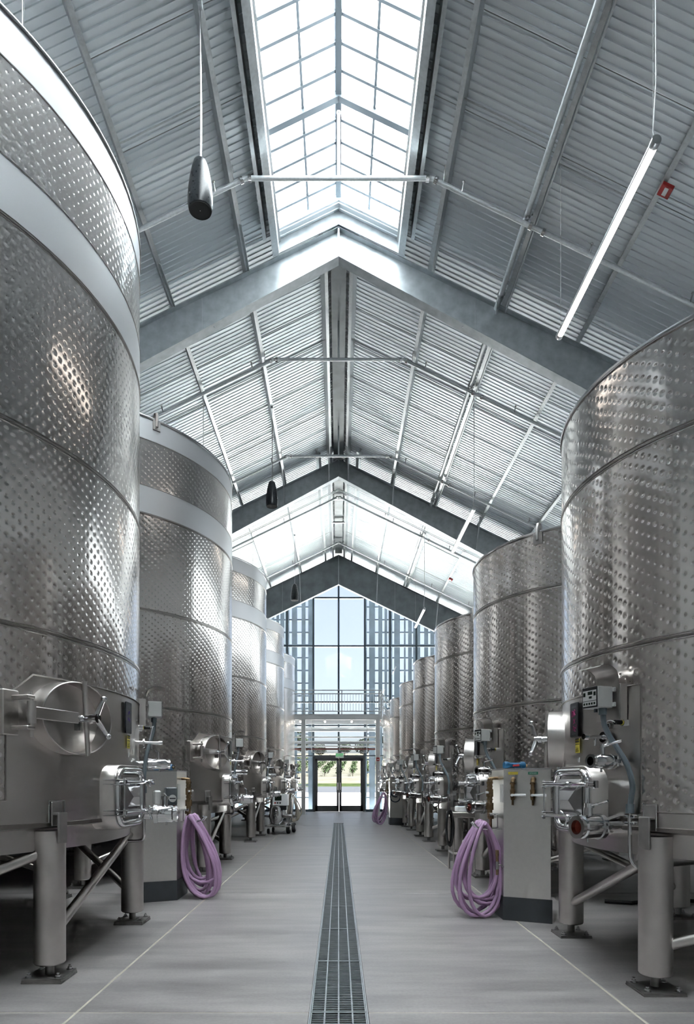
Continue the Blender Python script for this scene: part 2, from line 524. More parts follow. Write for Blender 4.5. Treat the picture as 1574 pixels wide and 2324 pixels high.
# ---- floor: slabs with sealed joints
floor = sempty('floor', 'grey power-trowelled concrete floor slabs with sealed joints')
XJ = [-W, -1.39, -0.155, 0.155, 1.56, W]
YJ = [Y_BACK, -4.0, -0.25, 3.5, 7.25, 11.0, 14.75, 18.5, 22.25, Y_FAR]
G_END = 19.7
for i in range(len(XJ) - 1):
    if i == 2: continue
    for j in range(len(YJ) - 1):
        g = 0.006
        x0, x1 = XJ[i] + (g if i not in (3,) else 0), XJ[i + 1] - (g if i not in (1,) else 0)
        y0, y1 = YJ[j] + g, YJ[j + 1] - g
        b = MB().cbox(((x0 + x1) / 2, (y0 + y1) / 2, -0.075), (x1 - x0, y1 - y0, 0.15), 0.004)
        b.build('slab', M_CONC, floor, smooth=0, fix=False)
MB().cbox((0, (G_END + Y_FAR) / 2, -0.075), (0.31, Y_FAR - G_END, 0.15), 0.003).build('slab', M_CONC, floor, smooth=0)
MB().cbox((0, (Y_BACK - 3) / 2, -0.075), (0.31, 3.0, 0.15), 0.003).build('slab', M_CONC, floor, smooth=0)
sl = MB()
for x in (XJ[1], XJ[4]): sl.box((x, (Y_BACK + Y_FAR) / 2, -0.052), (0.014, Y_FAR - Y_BACK, 0.1))
for y in YJ[1:-1]:
    for x0, x1 in ((-W, -0.16), (0.16, W)): sl.box(((x0 + x1) / 2, y, -0.053), (x1 - x0, 0.014, 0.1))
sl.build('joint_sealant', M_SEAL, floor, smooth=0)
MB().box((0, (Y_BACK + Y_FAR) / 2, -0.25), (2 * W, Y_FAR - Y_BACK, 0.12)).build('sub_base', M_PIT, floor, smooth=0)

# ---- trench drain: liftable grate sections
def grate_proto():
    r = thing('drain_grate', '', 'grate')
    Lg, Wg = 0.994, 0.292
    f = MB()
    for s in (-1, 1): f.box((s * (Wg / 2 - 0.003), 0, -0.016), (0.006, Lg, 0.03))
    for s in (-1, 1): f.box((0, s * (Lg / 2 - 0.003), -0.016), (Wg, 0.006, 0.03))
    f.build('grate_frame', M_GRATE, r, smooth=0)
    b = MB(); n = 33
    for i in range(1, n):
        b.box((0, -Lg / 2 + Lg * i / n, -0.018), (Wg - 0.012, 0.005, 0.026))
    b.build('bearing_bars', M_GRATE, r, smooth=0)
    for x in (-0.073, 0, 0.073):
        MB().box((x, 0, -0.004), (0.008, Lg, 0.009)).build('cross_rod', M_GRATE, r, smooth=0)
    return r
g0 = grate_proto()
Y_G0 = 3.51 - 1.0
n_g = 17
for k in range(n_g):
    g = g0 if k == 0 else copy_tree(g0)
    g.location = (0, Y_G0 + 0.5 + k * 1.0 + 0.0, 0.0)
    g['label'] = 'galvanized trench drain grate section, %s from the camera end' % ORD[k]
    g['category'] = 'grate'; g['group'] = 'drain grate sections down the aisle'
tr = sempty('trim_1', 'drain channel frame let into the aisle floor')
for s in (-1, 1):
    MB().box((s * 0.151, (Y_G0 + G_END) / 2, -0.02), (0.006, G_END - Y_G0, 0.044)).build('channel_edge', M_GALV, tr, smooth=0)
MB().box((0, (Y_G0 + G_END) / 2, -0.17), (0.30, G_END - Y_G0, 0.02)).build('channel_bed', M_PIT, tr, smooth=0)

# ---- walls
def wall_side(name, sx):
    w = sempty(name, 'side wall of vertical metal sheets behind the tanks')
    h = z_deck(W)
    n = int((Y_FAR - Y_BACK) / 1.11)
    d = (Y_FAR - Y_BACK) / n
    prof = []
    for i in range(8):
        y = d * i / 8
        prof += [(y, 0), (y + d / 8 * 0.55, 0), (y + d / 8 * 0.65, 0.02), (y + d / 8 * 0.9, 0.02)]
    prof.append((d, 0))
    def sheet(hh):
        vs_, fs_ = [], []
        for y, o in prof: vs_ += [(-sx * o, y, 0), (-sx * o, y, hh)]
        for i in range(len(prof) - 1): fs_.append((2 * i, 2 * i + 2, 2 * i + 3, 2 * i + 1))
        return MB().add(vs_, fs_).mesh('wall_sheet', M_WALL, smooth=0)
    Z_S = 5.5
    m_full, m_low = sheet(h), sheet(Z_S)
    wn_ = sempty('window_%d' % (3 if sx < 0 else 4), 'unseen translucent strip added high on the %s wall to brighten the far bays' % ('left' if sx < 0 else 'right'))  # strips added out of view to bring more daylight into the far bays
    y_s = None
    for k in range(n):
        y = Y_BACK + k * d
        strip = 11.2 < y and y + d < Y_FAR - .3
        o = link('wall_sheet', m_low if strip else m_full, w); o.location = (sx * W, y, 0)
        if strip:
            y_s = y if y_s is None else y_s
            MB().quad((sx * (W + .04), y + .02, Z_S), (sx * (W + .04), y + d - .02, Z_S), (sx * (W + .04), y + d - .02, h), (sx * (W + .04), y + .02, h)).build('pane', M_FILL_STRIP, wn_, smooth=0, fix=False)
            MB().box((sx * (W + .03), y, (Z_S + h) / 2), (.05, .04, h - Z_S)).build('glazing_bar', M_SKYF, wn_, smooth=0)
            y_e = y + d
    core = lambda ya, yb, za, zb: MB().box((sx * (W + 0.08), (ya + yb) / 2, (za + zb) / 2), (0.1, yb - ya, zb - za)).build('wall_core', M_ROOFTOP, w, smooth=0)
    core(Y_BACK, y_s, 0, h); core(y_s, y_e, 0, Z_S); core(y_e, Y_FAR, 0, h)
    return w
wall_side('wall_left', -1); wall_side('wall_right', 1)
wb = sempty('wall_back', 'end wall behind the camera')
MB().prism([(-W, 0), (W, 0), (W, z_deck(W)), (0, z_deck(0)), (-W, z_deck(W))], Y_BACK - 0.1, Y_BACK, 'y').build('wall_core', M_BACKW, wb, smooth=0)

# ---- roof deck panels
ceil = sempty('ceiling', 'ribbed metal roof deck on both sides of the ridge')
DP = 1.098
y_p0 = 7.37 - 13 * DP
SKY0, SKY1 = -2.2, 10.86
SKX = 0.95
def deck_mesh(x0, x1, sx):
    w = DP - 0.010
    prof = [(0, 0.006), (0.012, 0)]
    nr = 11
    for i in range(nr):
        c = w * (i + 0.5) / nr
        prof += [(c - 0.016, 0), (c - 0.010, -0.012), (c + 0.010, -0.012), (c + 0.016, 0)]
    prof += [(w - 0.012, 0), (w, 0.006)]
    vs_, fs_ = [], []
    for y, o in prof:
        for x in (x0, x1): vs_.append((sx * x, y, z_deck(x) + o))
    for i in range(len(prof) - 1): fs_.append((2 * i, 2 * i + 1, 2 * i + 3, 2 * i + 2))
    return MB().add(vs_, fs_).mesh('deck_panel', M_DECK, smooth=0)
dm = {(s, k): deck_mesh((0.0, SKX + 0.02)[k], W, s) for s in (-1, 1) for k in (0, 1)}
k = 0
while y_p0 + k * DP < Y_FAR:
    y = y_p0 + k * DP
    if y + DP > Y_BACK:
        in_sky = y > SKY0 - 0.6 and y + DP < SKY1 + 0.9
        for s in (-1, 1):
            o = link('deck_panel', dm[(s, 1 if in_sky else 0)], ceil); o.location = (0, y, 0)
    k += 1
for s in (-1, 1):
    t = 0.16
    for (x0, ya, yb) in ((0, Y_BACK - 0.2, SKY0), (0, SKY1, Y_FAR + 0.3), (SKX + 0.05, SKY0, SKY1)):
        MB().prism([(s * x0, z_deck(x0) + 0.02), (s * (W + 0.1), z_deck(W + 0.1) + 0.02), (s * (W + 0.1), z_deck(W + 0.1) + t), (s * x0, z_deck(x0) + t)], ya, yb, 'y').build('roof_insulation', M_ROOFTOP, ceil, smooth=0)

# ridge closure in the opaque bays
rc = sempty('trim_2', 'grey ridge closure plate under the roof apex')
for ya, yb in ((11.1, 18.8), (18.95, 26.6)):
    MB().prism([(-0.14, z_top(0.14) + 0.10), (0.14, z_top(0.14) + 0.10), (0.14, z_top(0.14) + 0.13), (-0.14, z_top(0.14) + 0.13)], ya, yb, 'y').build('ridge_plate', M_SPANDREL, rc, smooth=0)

for yy in (21.2, 23.1):
    MB().box((0, yy, z_top(0.25) + .03), (.52, .06, .05)).build('ridge_tie', M_FRAME, rc, smooth=0)
    MB().box((0, yy + .05, z_top(0.25) + .055), (.52, .06, .012)).build('ridge_tie_cap', M_FRAME, rc, smooth=0)

# ---- portal frames
def portal(y, label, zb0, zbs, fl=0.2, x_end=W - 0.25, mw=M_FRAME):
    r = thing('portal_frame', label, 'roof frame', (0, y, 0), 0, 'steel portal frames across the hall')
    def zb(x): return zb0 - zbs * x
    for s in (-1, 1):
        MB().prism([(s * 0.008, zb(0)), (s * x_end, zb(x_end)), (s * x_end, z_top(x_end) - 0.015), (s * 0.008, z_top(0) - 0.015)], -0.006, 0.006, 'y').build('rafter_web', mw, r, smooth=0)
        MB().prism([(s * 0.0, z_top(0) - 0.016), (s * x_end, z_top(x_end) - 0.016), (s * x_end, z_top(x_end)), (0, z_top(0))], -fl / 2, fl / 2, 'y').build('top_flange', M_FRAME, r, smooth=0)
        MB().prism([(s * 0.0, zb(0) - 0.016), (s * x_end, zb(x_end) - 0.016), (s * x_end, zb(x_end)), (0, zb(0))], -fl / 2, fl / 2, 'y').build('bottom_flange', M_FRAME, r, smooth=0)
        zc = zb(x_end)
        c = MB(); c.box((s * (x_end - 0.2), 0, zc / 2 + 0.02), (0.38, 0.012, zc))
        c.box((s * (x_end - 0.4), 0, zc / 2), (0.016, fl, zc)); c.box((s * x_end, 0, zc / 2 + 0.3), (0.016, fl, zc + 0.6))
        c.build('column', M_FRAME, r, smooth=0)
    e = MB(); e.box((0, 0, (zb(0) + z_top(0)) / 2 - 0.01), (0.03, fl * 0.96, z_top(0) - zb(0) - 0.03))
    e.build('apex_plate', M_FRAME, r, smooth=0)
    sp = 2.27
    for s in (-1, 1):
        zz = (zb(sp) + z_top(sp)) / 2
        MB().box((s * sp, -0.009, zz), (0.004, 0.012, z_top(sp) - zb(sp) - 0.04)).build('splice_line', M_GALV, r, smooth=0)
    return r, zb
def braces(r, zb, xs, yoff=-0.62):
    for x in xs:
        for s in (-1, 1):
            p0 = Vector((s * x, yoff, z_top(x) + 0.03)); p1 = Vector((s * x, -0.06, zb(x) + 0.02))
            MB().cyl(p0, p1, 0.022, 4).build('flange_brace', M_GALV, r, smooth=0)
fr0, zb_0 = portal(F_Y[0], 'galvanized steel portal frame above the camera, nearest of the four', 9.91, 0.54)
fr1, zb_1 = portal(F_Y[1], 'pale galvanized portal frame at the near end of the opaque roof, below the skylight', 9.91, 0.54)
fr2, zb_2 = portal(F_Y[2], 'dark backlit portal frame in the middle of the hall roof', 9.91, 0.54)
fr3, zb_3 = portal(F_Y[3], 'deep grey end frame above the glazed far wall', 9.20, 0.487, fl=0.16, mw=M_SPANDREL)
braces(fr2, zb_2, (1.53, 3.9)); braces(fr3, zb_3, (1.53, 3.9), -1.0); braces(fr2, zb_2, (0.27,))
for x in (-2.06, 2.06, -4.6, 4.6):
    MB().cyl((x, -0.03, zb_1(abs(x)) + 0.02), (x, -0.03, zb_1(abs(x)) - 0.03), 0.012, 8).build('hanger_stub', M_GALV, fr1)

# ---- purlins (C section) with bridging bars
def purlin(x, s, ya, yb, label, mat=M_GALV, bars=None, depth=PUR):
    nx, nz = s * SL / math.hypot(1, SL), 1 / math.hypot(1, SL)      # roof normal
    tx, tz = s * nz, -SL * nz                                      # down the slope
    r = thing('purlin', label, 'purlin', (0, ya, 0), 0, 'galvanized roof purlins')
    b0 = Vector((s * x, 0, z_top(x)))
    N_ = Vector((nx, 0, nz)); T_ = Vector((tx, 0, tz))
    t = 0.006; fw = 0.065
    pts = [(0, 0), (fw, 0), (fw, 0.022), (fw - t, 0.022), (fw - t, t), (t, t), (t, depth - t), (fw - t, depth - t), (fw - t, depth - 0.022), (fw, depth - 0.022), (fw, depth), (0, depth)]
    L_ = yb - ya; n = len(pts); vs_ = []
    for yy in (0, L_):
        for a, c in pts:
            p = b0 - T_ * a + N_ * c; vs_.append((p.x, yy, p.z))
    fs_ = [(i, (i + 1) % n, n + (i + 1) % n, n + i) for i in range(n)]
    MB().add(vs_, fs_).build('purlin_section', mat, r, smooth=0)
    for fy in F_Y:                                                 # lapped splice pieces by each frame
        if ya + 0.5 < fy < yb - 0.2:
            p = b0 - T_ * (fw / 2) - N_ * 0.003
            rot = Matrix.Translation((p.x, fy - ya - 0.55, p.z)) @ Matrix.Rotation(math.atan2(-T_.z, T_.x) if s > 0 else math.atan2(T_.z, -T_.x) * -1, 4, 'Y')
            MB().box((0, 0, 0), (fw + 0.012, 0.9, 0.007), rot).build('lap_splice', mat, r, smooth=0)
    for (yy, x2) in (bars or ()):
        p0 = Vector((s * x, yy - ya, z_top(x))) + N_ * 0.06; p1 = Vector((s * x2, yy - ya, z_top(x2))) + N_ * 0.06
        MB().cyl(p0, p1, 0.011, 6).build('bridging_bar', M_GALV, r, smooth=0)
    return r
XP = [1.53, 2.75, 3.97, 5.2, 6.4]
BAR_Y = [8.2, 13.6, 16.2, 21.45, 24.0]
for s, side in ((-1, 'left'), (1, 'right')):
    for i, x in enumerate(XP):
        bars = [(yy + 0.22 * (i % 2), XP[i + 1]) for yy in BAR_Y] if i < len(XP) - 1 else None
        purlin(x, s, Y_BACK, Y_FAR, 'long galvanized roof purlin, %s down from the ridge on the %s slope' % (ORD[i], side), bars=bars)
    purlin(0.25, s, 11.1, Y_FAR, 'bright ridge purlin just %s of the roof apex' % side, bars=[(yy, 1.53) for yy in BAR_Y[1:]])
    purlin(0.55, s, 18.0, Y_FAR, 'short doubled purlin beside the ridge purlin in the far bay, %s slope' % side)
    # skylight trimmer
    r = thing('skylight_trimmer', 'deep galvanized trimmer beam along the %s edge of the skylight' % side, 'beam')
    nb = MB()
    xt = SKX + 0.03
    nb.prism([(s * xt, z_top(xt) - 0.02), (s * (xt + 0.10), z_top(xt + 0.10) - 0.02), (s * (xt + 0.10), z_top(xt + 0.1) + 0.0), (s * (xt + 0.02), z_top(xt) + 0.0), (s * (xt + 0.02), z_deck(xt)), (s * xt, z_deck(xt))], SKY0, SKY1 + 0.02, 'y')
    nb.build('trimmer_web', M_GALV, r, smooth=0)
    nb = MB(); x2 = xt + 0.17
    nb.prism([(s * x2, z_top(x2) + 0.01), (s * (x2 + 0.05), z_top(x2 + 0.05) + 0.01), (s * (x2 + 0.05), z_deck(x2 + 0.05)), (s * x2, z_deck(x2))], SKY0, SKY1 - 0.35, 'y')
    nb.build('side_angle', M_GALV, r, smooth=0)
    for q in range(24):
        yy = SKY0 + 0.2 + q * 0.32
        MB().cyl((s * (xt + 0.06), yy, z_top(xt + 0.06) - 0.005), (s * (xt + 0.06), yy, z_top(xt + 0.06) - 0.032), 0.009, 6).build('bolt', M_BRIGHT, r)

# ---- skylight
sk = sempty('window_1', 'long translucent ridge skylight with glazing bars')
ZR = 10.90; XE = 1.0
def zg(x): return ZR - SL * abs(x)
YS0 = 9.28 - 34 * 0.334
bars = []
i = 0
while YS0 + i * 0.334 < SKY1:
    bars.append(YS0 + i * 0.334); i += 1
bars.append(SKY1)
for s in (-1, 1):
    for i in range(len(bars) - 1):
        y0, y1 = bars[i] + 0.006, bars[i + 1] - 0.006
        for x0, x1 in ((0.03, 0.495), (0.505, XE)):
            MB().quad((s * x0, y0, zg(x0)), (s * x1, y0, zg(x1)), (s * x1, y1, zg(x1)), (s * x0, y1, zg(x0))).build('pane', M_PANE, sk, smooth=0, fix=False)
        thick = abs(bars[i] - 9.28) < 0.01 or abs(bars[i] - 9.28 + 3.34) < 0.01
        h = 0.09 if thick else 0.04; wv = 0.09 if thick else 0.04
        MB().prism([(s * 0.0, zg(0) - h), (s * XE, zg(XE) - h), (s * XE, zg(XE) + 0.004), (0, zg(0) + 0.004)], bars[i] - wv / 2, bars[i] + wv / 2, 'y').build('glazing_bar', M_SKYF, sk, smooth=0)
    MB().prism([(s * 0.484, zg(0.484) - 0.03), (s * 0.516, zg(0.516) - 0.03), (s * 0.516, zg(0.516) + 0.004), (s * 0.484, zg(0.484) + 0.004)], SKY0, SKY1, 'y').build('mid_rail', M_SKYF, sk, smooth=0)
    # curb upstand
    MB().prism([(s * (SKX + 0.0), z_deck(SKX) - 0.05), (s * (SKX + 0.06), z_deck(SKX) - 0.05), (s * (XE + 0.06), zg(XE) + 0.01), (s * (XE + 0.0), zg(XE) + 0.01)], SKY0, SKY1, 'y').build('curb', M_WHITE, sk, smooth=0)
MB().prism([(-0.04, ZR - 0.07), (0.04, ZR - 0.07), (0.04, ZR + 0.0), (-0.04, ZR + 0.0)], SKY0, SKY1, 'y').build('ridge_bar', M_SKYF, sk, smooth=0)
for yy in (SKY0 - 0.02, SKY1 + 0.0):
    MB().prism([(-XE, z_top(XE)), (0, z_top(0)), (XE, z_top(XE)), (XE + 0.05, zg(XE)), (0, ZR), (-XE - 0.05, zg(XE))], yy, yy + 0.02, 'y').build('gable_end', M_FRAME, sk, smooth=0)

# ---- far glazed wall
win = sempty('window_2', 'glazed far wall with dark mullions and clear panes')
MX = [-6.5, -5.42, -4.32, -3.2, -2.12, -1.04, 0.0, 1.08, 2.12, 3.2, 4.32, 5.42, 6.5]
MZ = [0.0, 2.30, 3.55, 4.52, 6.83, 8.82, 10.4]
YW = Y_FAR
def z_lim(x): return 10.25 - 0.487 * abs(x)
DX0, DX1 = -1.0, 1.04
for i, x in enumerate(MX):
    z0 = 2.3 if x == 0.0 else 0.0
    MB().box((x, YW, (z_lim(x) + z0) / 2), (0.075, 0.16, z_lim(x) - z0)).build('mullion', M_MULL, win, smooth=0)
for i in range(len(MX) - 1):
    xa, xb = MX[i], MX[i + 1]; xm = (xa + xb) / 2
    for j in range(len(MZ) - 1):
        za, zb = MZ[j], MZ[j + 1]
        if j == 0 and DX0 - 0.2 < xm < DX1 + 0.2: continue
        ta, tb = min(zb, z_lim(xa)), min(zb, z_lim(xb))
        if max(ta, tb) <= za + 0.05: continue
        ta, tb = max(ta, za), max(tb, za)
        MB().quad((xa + 0.03, YW, za), (xb - 0.03, YW, za), (xb - 0.03, YW, tb), (xa + 0.03, YW, ta)).build('pane', M_GLASS, win, smooth=0, fix=False)
        if za > 0: MB().box((xm, YW, za), (xb - xa - 0.07, 0.14, 0.06)).build('transom', M_MULL, win, smooth=0)
    if not (DX0 - 0.2 < xm < DX1 + 0.2):
        MB().box((xm, YW, 0.05), (xb - xa - 0.07, 0.14, 0.1)).build('sill', M_MULL, win, smooth=0)
for s in (-1, 1):
    MB().box((s * 6.77, YW, 3.4), (0.46, 0.2, 6.8)).build('end_panel', M_WALL, win, smooth=0)

# ---- double door
dr = sempty('door_1', 'dark framed double glass door in the far wall')
DH = 2.28
fr = MB()
for x in (DX0, DX1): fr.box((x + 0.0, YW - 0.01, DH / 2), (0.07, 0.18, DH))
fr.box(((DX0 + DX1) / 2, YW - 0.01, DH - 0.03), (DX1 - DX0, 0.18, 0.1))
fr.build('door_frame', M_DOOR, dr, smooth=0)
for a, b in ((DX0 + 0.035, 0.018), (0.022, DX1 - 0.035)):
    lf = MB(); w = b - a; c = (a + b) / 2
    for x in (a + 0.05, b - 0.05): lf.box((x, YW, DH / 2 - 0.04), (0.10, 0.05, DH - 0.1))
    lf.box((c, YW, 0.13), (w, 0.05, 0.24)); lf.box((c, YW, DH - 0.13), (w, 0.05, 0.11))
    leaf = lf.build('door_leaf', M_DOOR, dr, smooth=0)
    MB().quad((a + 0.1, YW, 0.25), (b - 0.1, YW, 0.25), (b - 0.1, YW, DH - 0.18), (a + 0.1, YW, DH - 0.18)).build('door_pane', M_GLASS, leaf, smooth=0, fix=False)
    MB().cyl((b - 0.05 if a < 0 else a + 0.05, YW - 0.05, 0.9), (b - 0.05 if a < 0 else a + 0.05, YW - 0.05, 1.2), 0.012, 8).build('pull_handle', M_ALU, leaf)
# ================================================================== tanks
def fr(a, R, z):
    """local frame on the tank wall: x outwards, y to the right seen from the aisle, z up"""
    return Matrix.Rotation(rad(a), 4, 'Z') @ Matrix.Translation((R, 0, z))
def cpt(R, a, z): return (R * math.cos(rad(a)), R * math.sin(rad(a)), z)

def shell(mb, R, cols):
    """cylinder patch; cols = list of (angle_deg, z0, z1); uv in metres"""
    if mb.uv is None: mb.uv = []
    b = len(mb.v)
    for a, z0, z1 in cols:
        for z in (z0, z1):
            mb.v.append(cpt(R, a, z)); mb.uv.append((rad(a) * R, z))
    for i in range(len(cols) - 1):
        mb.f.append((b + 2 * i, b + 2 * i + 2, b + 2 * i + 3, b + 2 * i + 1))
def ring_shell(R, z0, z1, n=120):
    m = MB(); shell(m, R, [(-180 + 360 * i / n, z0, z1) for i in range(n + 1)]); return m

def make_valve(parent, M, r=0.042, ln=0.13, neck=0.10, lever=True, gasket=True, name='ball_valve', lever_up=0.07):
    """hygienic ball valve pointing outwards along local x"""
    rot = M @ Matrix.Rotation(rad(90), 4, 'Y')
    b = MB()
    b.lathe([(r * .62, -0.08), (r * .62, neck - .02)], 20, rot)
    b.lathe([(r * .62, neck - .02), (r * .9, neck - .02), (r * .9, neck), (r * .62, neck)], 20, rot)
    b.lathe([(r * .7, neck), (r * 1.0, neck + .004), (r * 1.04, neck + .02), (r * 1.0, neck + ln * .8), (r * .86, neck + ln * .86), (r * .86, neck + ln * .96),
             (r * .98, neck + ln * .97), (r * .98, neck + ln * 1.08), (r * .62, neck + ln * 1.08), (r * .56, neck + ln * .9)], 24, rot)
    v = b.build(name, M_CHROME, parent)
    c = MB()
    c.lathe([(r * .62, neck - .028), (r * 1.12, neck - .022), (r * 1.12, neck + .008), (r * .62, neck + .014)], 20, rot)
    c.box((neck - .008, r * 1.2, 0), (.024, .022, .022), M)
    c.cyl((neck - .008, r * 1.22, -.03), (neck - .008, r * 1.22, .03), .007, 8, M=M)
    c.build('clamp', M_BRIGHT, v)
    MB().lathe([(r * .56, neck + ln * .70), (r * .56, neck + ln * .92), (r * .3, neck + ln * .72), (.001, neck + ln * .70)], 20, rot).build('gasket', M_ORANGE if gasket else M_BLACK, v)
    if lever:
        l = MB(); x0 = neck + ln * .42
        l.cyl((x0, 0, r * .9), (x0, 0, r + lever_up * .5), r * .30, 12, M=M)
        l.cyl((x0, 0, r + lever_up * .5), (x0, 0, r + lever_up * .8), r * .42, 12, M=M)
        l.tube([(x0, 0, r + lever_up * .66), (x0 + .01, .05, r + lever_up * .72), (x0 - .02, .13, r + lever_up)], .008, 8, M=M)
        l.build('lever', M_CHROME, v)
    d = MB(); d.cyl((neck + ln * .5, 0, -r), (neck + ln * .5, 0, -r - .022), .007, 8, M=M)
    d.build('drain_nipple', M_CHROME, v)
    return v

def make_tank(P):
    R = P['R']; zb = P['zb']; zt = P['zt']; zw = P['zw']; zj = P['zj']
    root = thing('wine_tank', '', 'tank')
    # --- lower plain wall and dimple jacket around the service window
    aL, aR = P['win']
    z1 = P['seams'][0]
    ring_shell(R - 0.006, zb, z1).build('lower_wall', M_STEEL, root, smooth=60, fix=False)
    j = MB(); n = 100
    span = 360 - (aR - aL)
    cols = [(aR + span * i / n, zj, zw) for i in range(n + 1)]
    shell(j, R, cols)
    full = [(aL + 360 * i / 132, zw, z1) for i in range(133)]
    shell(j, R, full)
    ch = P['chamfer']
    if ch:
        shell(j, R, [(aL, zw - ch[1], zw), (aL + ch[0] * .5, zw - ch[1] * .5, zw), (aL + ch[0], zw - 0.0005, zw)])
    jo = j.build('dimple_jacket', M_DIMPLE, root, smooth=60, fix=False)
    c0 = ch[0] if ch else 0
    bead = [cpt(R + .001, aL, zj)]
    if ch: bead += [cpt(R + .001, aL, zw - ch[1]), cpt(R + .001, aL + ch[0], zw)]
    else: bead.append(cpt(R + .001, aL, zw))
    bead += [cpt(R + .001, aL + c0 + (aR - aL - c0) * i / 16, zw) for i in range(1, 17)]
    bead.append(cpt(R + .001, aR, zj))
    bb = MB().tube(bead, .005, 6)
    bb.tube([cpt(R + .001, aR + span * i / 90, zj) for i in range(91)], .005, 6)
    bb.build('window_weld', M_WELD, root)
    # --- upper courses
    zs = P['seams'] + [zt]
    kinds = P['kinds']
    for i, k in enumerate(kinds):
        if k == 'd': ring_shell(R, zs[i], zs[i + 1]).build('shell_course', M_DIMPLE, root, smooth=60, fix=False)
        else: ring_shell(R + .001, zs[i], zs[i + 1]).build('smooth_band', M_SMOOTH, root, smooth=60, fix=False)
    for i, z in enumerate(P['seams']):
        w = P['seamw'][i]
        if w > .01:
            MB().lathe([(R - .004, z - w * 1.6), (R + .004, z - w * 1.3), (R + .004, z - w), (R - .003, z - w * .7), (R + .006, z - w * .35), (R + .006, z + w * .35), (R - .003, z + w * .7), (R + .004, z + w), (R + .004, z + w * 1.3), (R - .004, z + w * 1.6)], 120).build('weld_seam', M_SEAM, root, smooth=60)
        else:
            MB().lathe([(R - .004, z - w), (R + .004, z - w * .5), (R + .004, z + w * .5), (R - .004, z + w)], 120).build('weld_seam', M_SEAM, root, smooth=60)
    MB().lathe([(R - .01, zt - .022), (R + .008, zt - .022), (R + .012, zt - .008), (R + .008, zt + .006), (R - .012, zt + .006)], 120).build('top_rim', M_BRIGHT, root, smooth=60)
    MB().lathe([(R - .004, zt), (R * .5, zt + .22), (.28, zt + .42), (.28, zt + .55), (.001, zt + .56)], 72).build('tank_lid', M_SMOOTH, root, smooth=40)
    # --- bottom knuckle, skirt ring
    MB().lathe([(R - .006, zb + .004), (R + .004, zb), (R + .004, zb - .022), (R - .012, zb - .028), (R - .09, zb - .04)], 120).build('bottom_bead', M_WELD, root, smooth=60)
    MB().lathe([(R - .075, zb - .03), (R - .075, zb - .175), (R - .12, zb - .178)], 120).build('skirt_ring', M_STEEL, root, smooth=60)
    MB().lathe([(R - .1, zb - .1), (R * .4, zb - .16), (.001, zb - .2)], 60).build('tank_bottom', M_BRACKET, root)
    # --- legs
    rl = P['rleg']; n = P['nleg']; off = P['aleg']; lr = .094
    lp = []
    for i in range(n):
        a = off + 360.0 * i / n
        M = Matrix.Rotation(rad(a), 4, 'Z') @ Matrix.Translation((rl, 0, 0))
        lp.append(Vector(cpt(rl, a, 0)))
        b = MB().lathe([(.001, .098), (lr * .93, .098), (lr, .106), (lr, zb - .05), (.001, zb - .05)], 28, M)
        leg = b.build('leg', M_LEG, root)
        s_ = MB().cyl((0, 0, .028), (0, 0, .1), .028, 14, M=M)
        s_.lathe([(.001, .088), (.058, .088), (.062, .099), (.001, .1)], 18, M)
        s_.build('jack_screw', M_FOOT, leg)
        Mz = Matrix.Translation(cpt(rl, a, 0))
        p = MB()
        for q in range(P['layers']): p.box((0, 0, .0055 + q * .0105), (.245 - .004 * q, .245 - .004 * q, .0095), Mz)
        p.build('foot_plate', M_FOOT, leg, smooth=0)
        zp = .0005 + P['layers'] * .0105
        for qx, qy in ((1, 1), (1, -1), (-1, -1), (-1, 1)):
            q = MB().cyl((qx * .088, qy * .088, zp), (qx * .088, qy * .088, zp + .004), .021, 12, M=Mz)
            q.cyl((qx * .088, qy * .088, zp + .004), (qx * .088, qy * .088, zp + .018), .0145, 6, M=Mz)
            q.cyl((qx * .088, qy * .088, zp + .018), (qx * .088, qy * .088, zp + .03), .008, 8, M=Mz)
            q.build('bolt', M_BRIGHT, leg)
        # strap that ties the leg to the wall
        Mw = Matrix.Rotation(rad(a), 4, 'Z')
        st = MB().cbox((R + .006, 0, zb + .055), (.012, .085, .15), .004, Mw)
        ro = max(rl + lr + .008, R + .014)
        st.cbox((ro, 0, zb - .03), (.016, .07, .19), .004, Mw)
        st.cbox(((R + ro) / 2, 0, zb + .055), (ro - R + .01, .07, .016), .003, Mw)
        st.build('leg_strap', M_BRACKET, leg, smooth=0)
        w_ = MB().tube([cpt(R + .008, a + x_, z_) for x_, z_ in ((-1.6, zb + .0), (-1.6, zb + .135), (1.6, zb + .135), (1.6, zb + .0))], .004, 6)
        w_.build('strap_weld', M_BRIGHT, leg)
    for i in range(n):
        p0 = lp[i] + Vector((0, 0, .25)); p1 = lp[(i + 1) % n] + Vector((0, 0, zb - .17))
        MB().cyl(p0, p1, .033, 16).build('brace', M_LEG, root)
    # --- lifting lugs on the rim
    for a in (-45, 45, 135, 225):
        Mw = fr(a, R, zt)
        l = MB().cbox((.006, 0, -.07), (.012, .10, .12), .003, Mw)
        l.tube([(.016, 0, -.09), (.018, 0, .03), (.004, 0, .075), (-.03, 0, .085), (-.055, 0, .05), (-.06, 0, -.01)], .018, 6, M=Mw)
        l.build('lifting_lug', M_BRACKET, root)
    # --- round manway with screw handle
    Mw = fr(P['a_man'], R, P['z_man'])
    rm = P['r_man']; ln = .09
    rot = Mw @ Matrix.Rotation(rad(90), 4, 'Y') @ Matrix.Diagonal((1, 1.36, 1, 1))
    man = MB().lathe([(rm, -.16), (rm, ln - .004), (rm - .004, ln), (rm - .009, ln - .003), (rm - .009, -.12)], 60, rot).build('manway_collar', M_LEG, root, smooth=40)
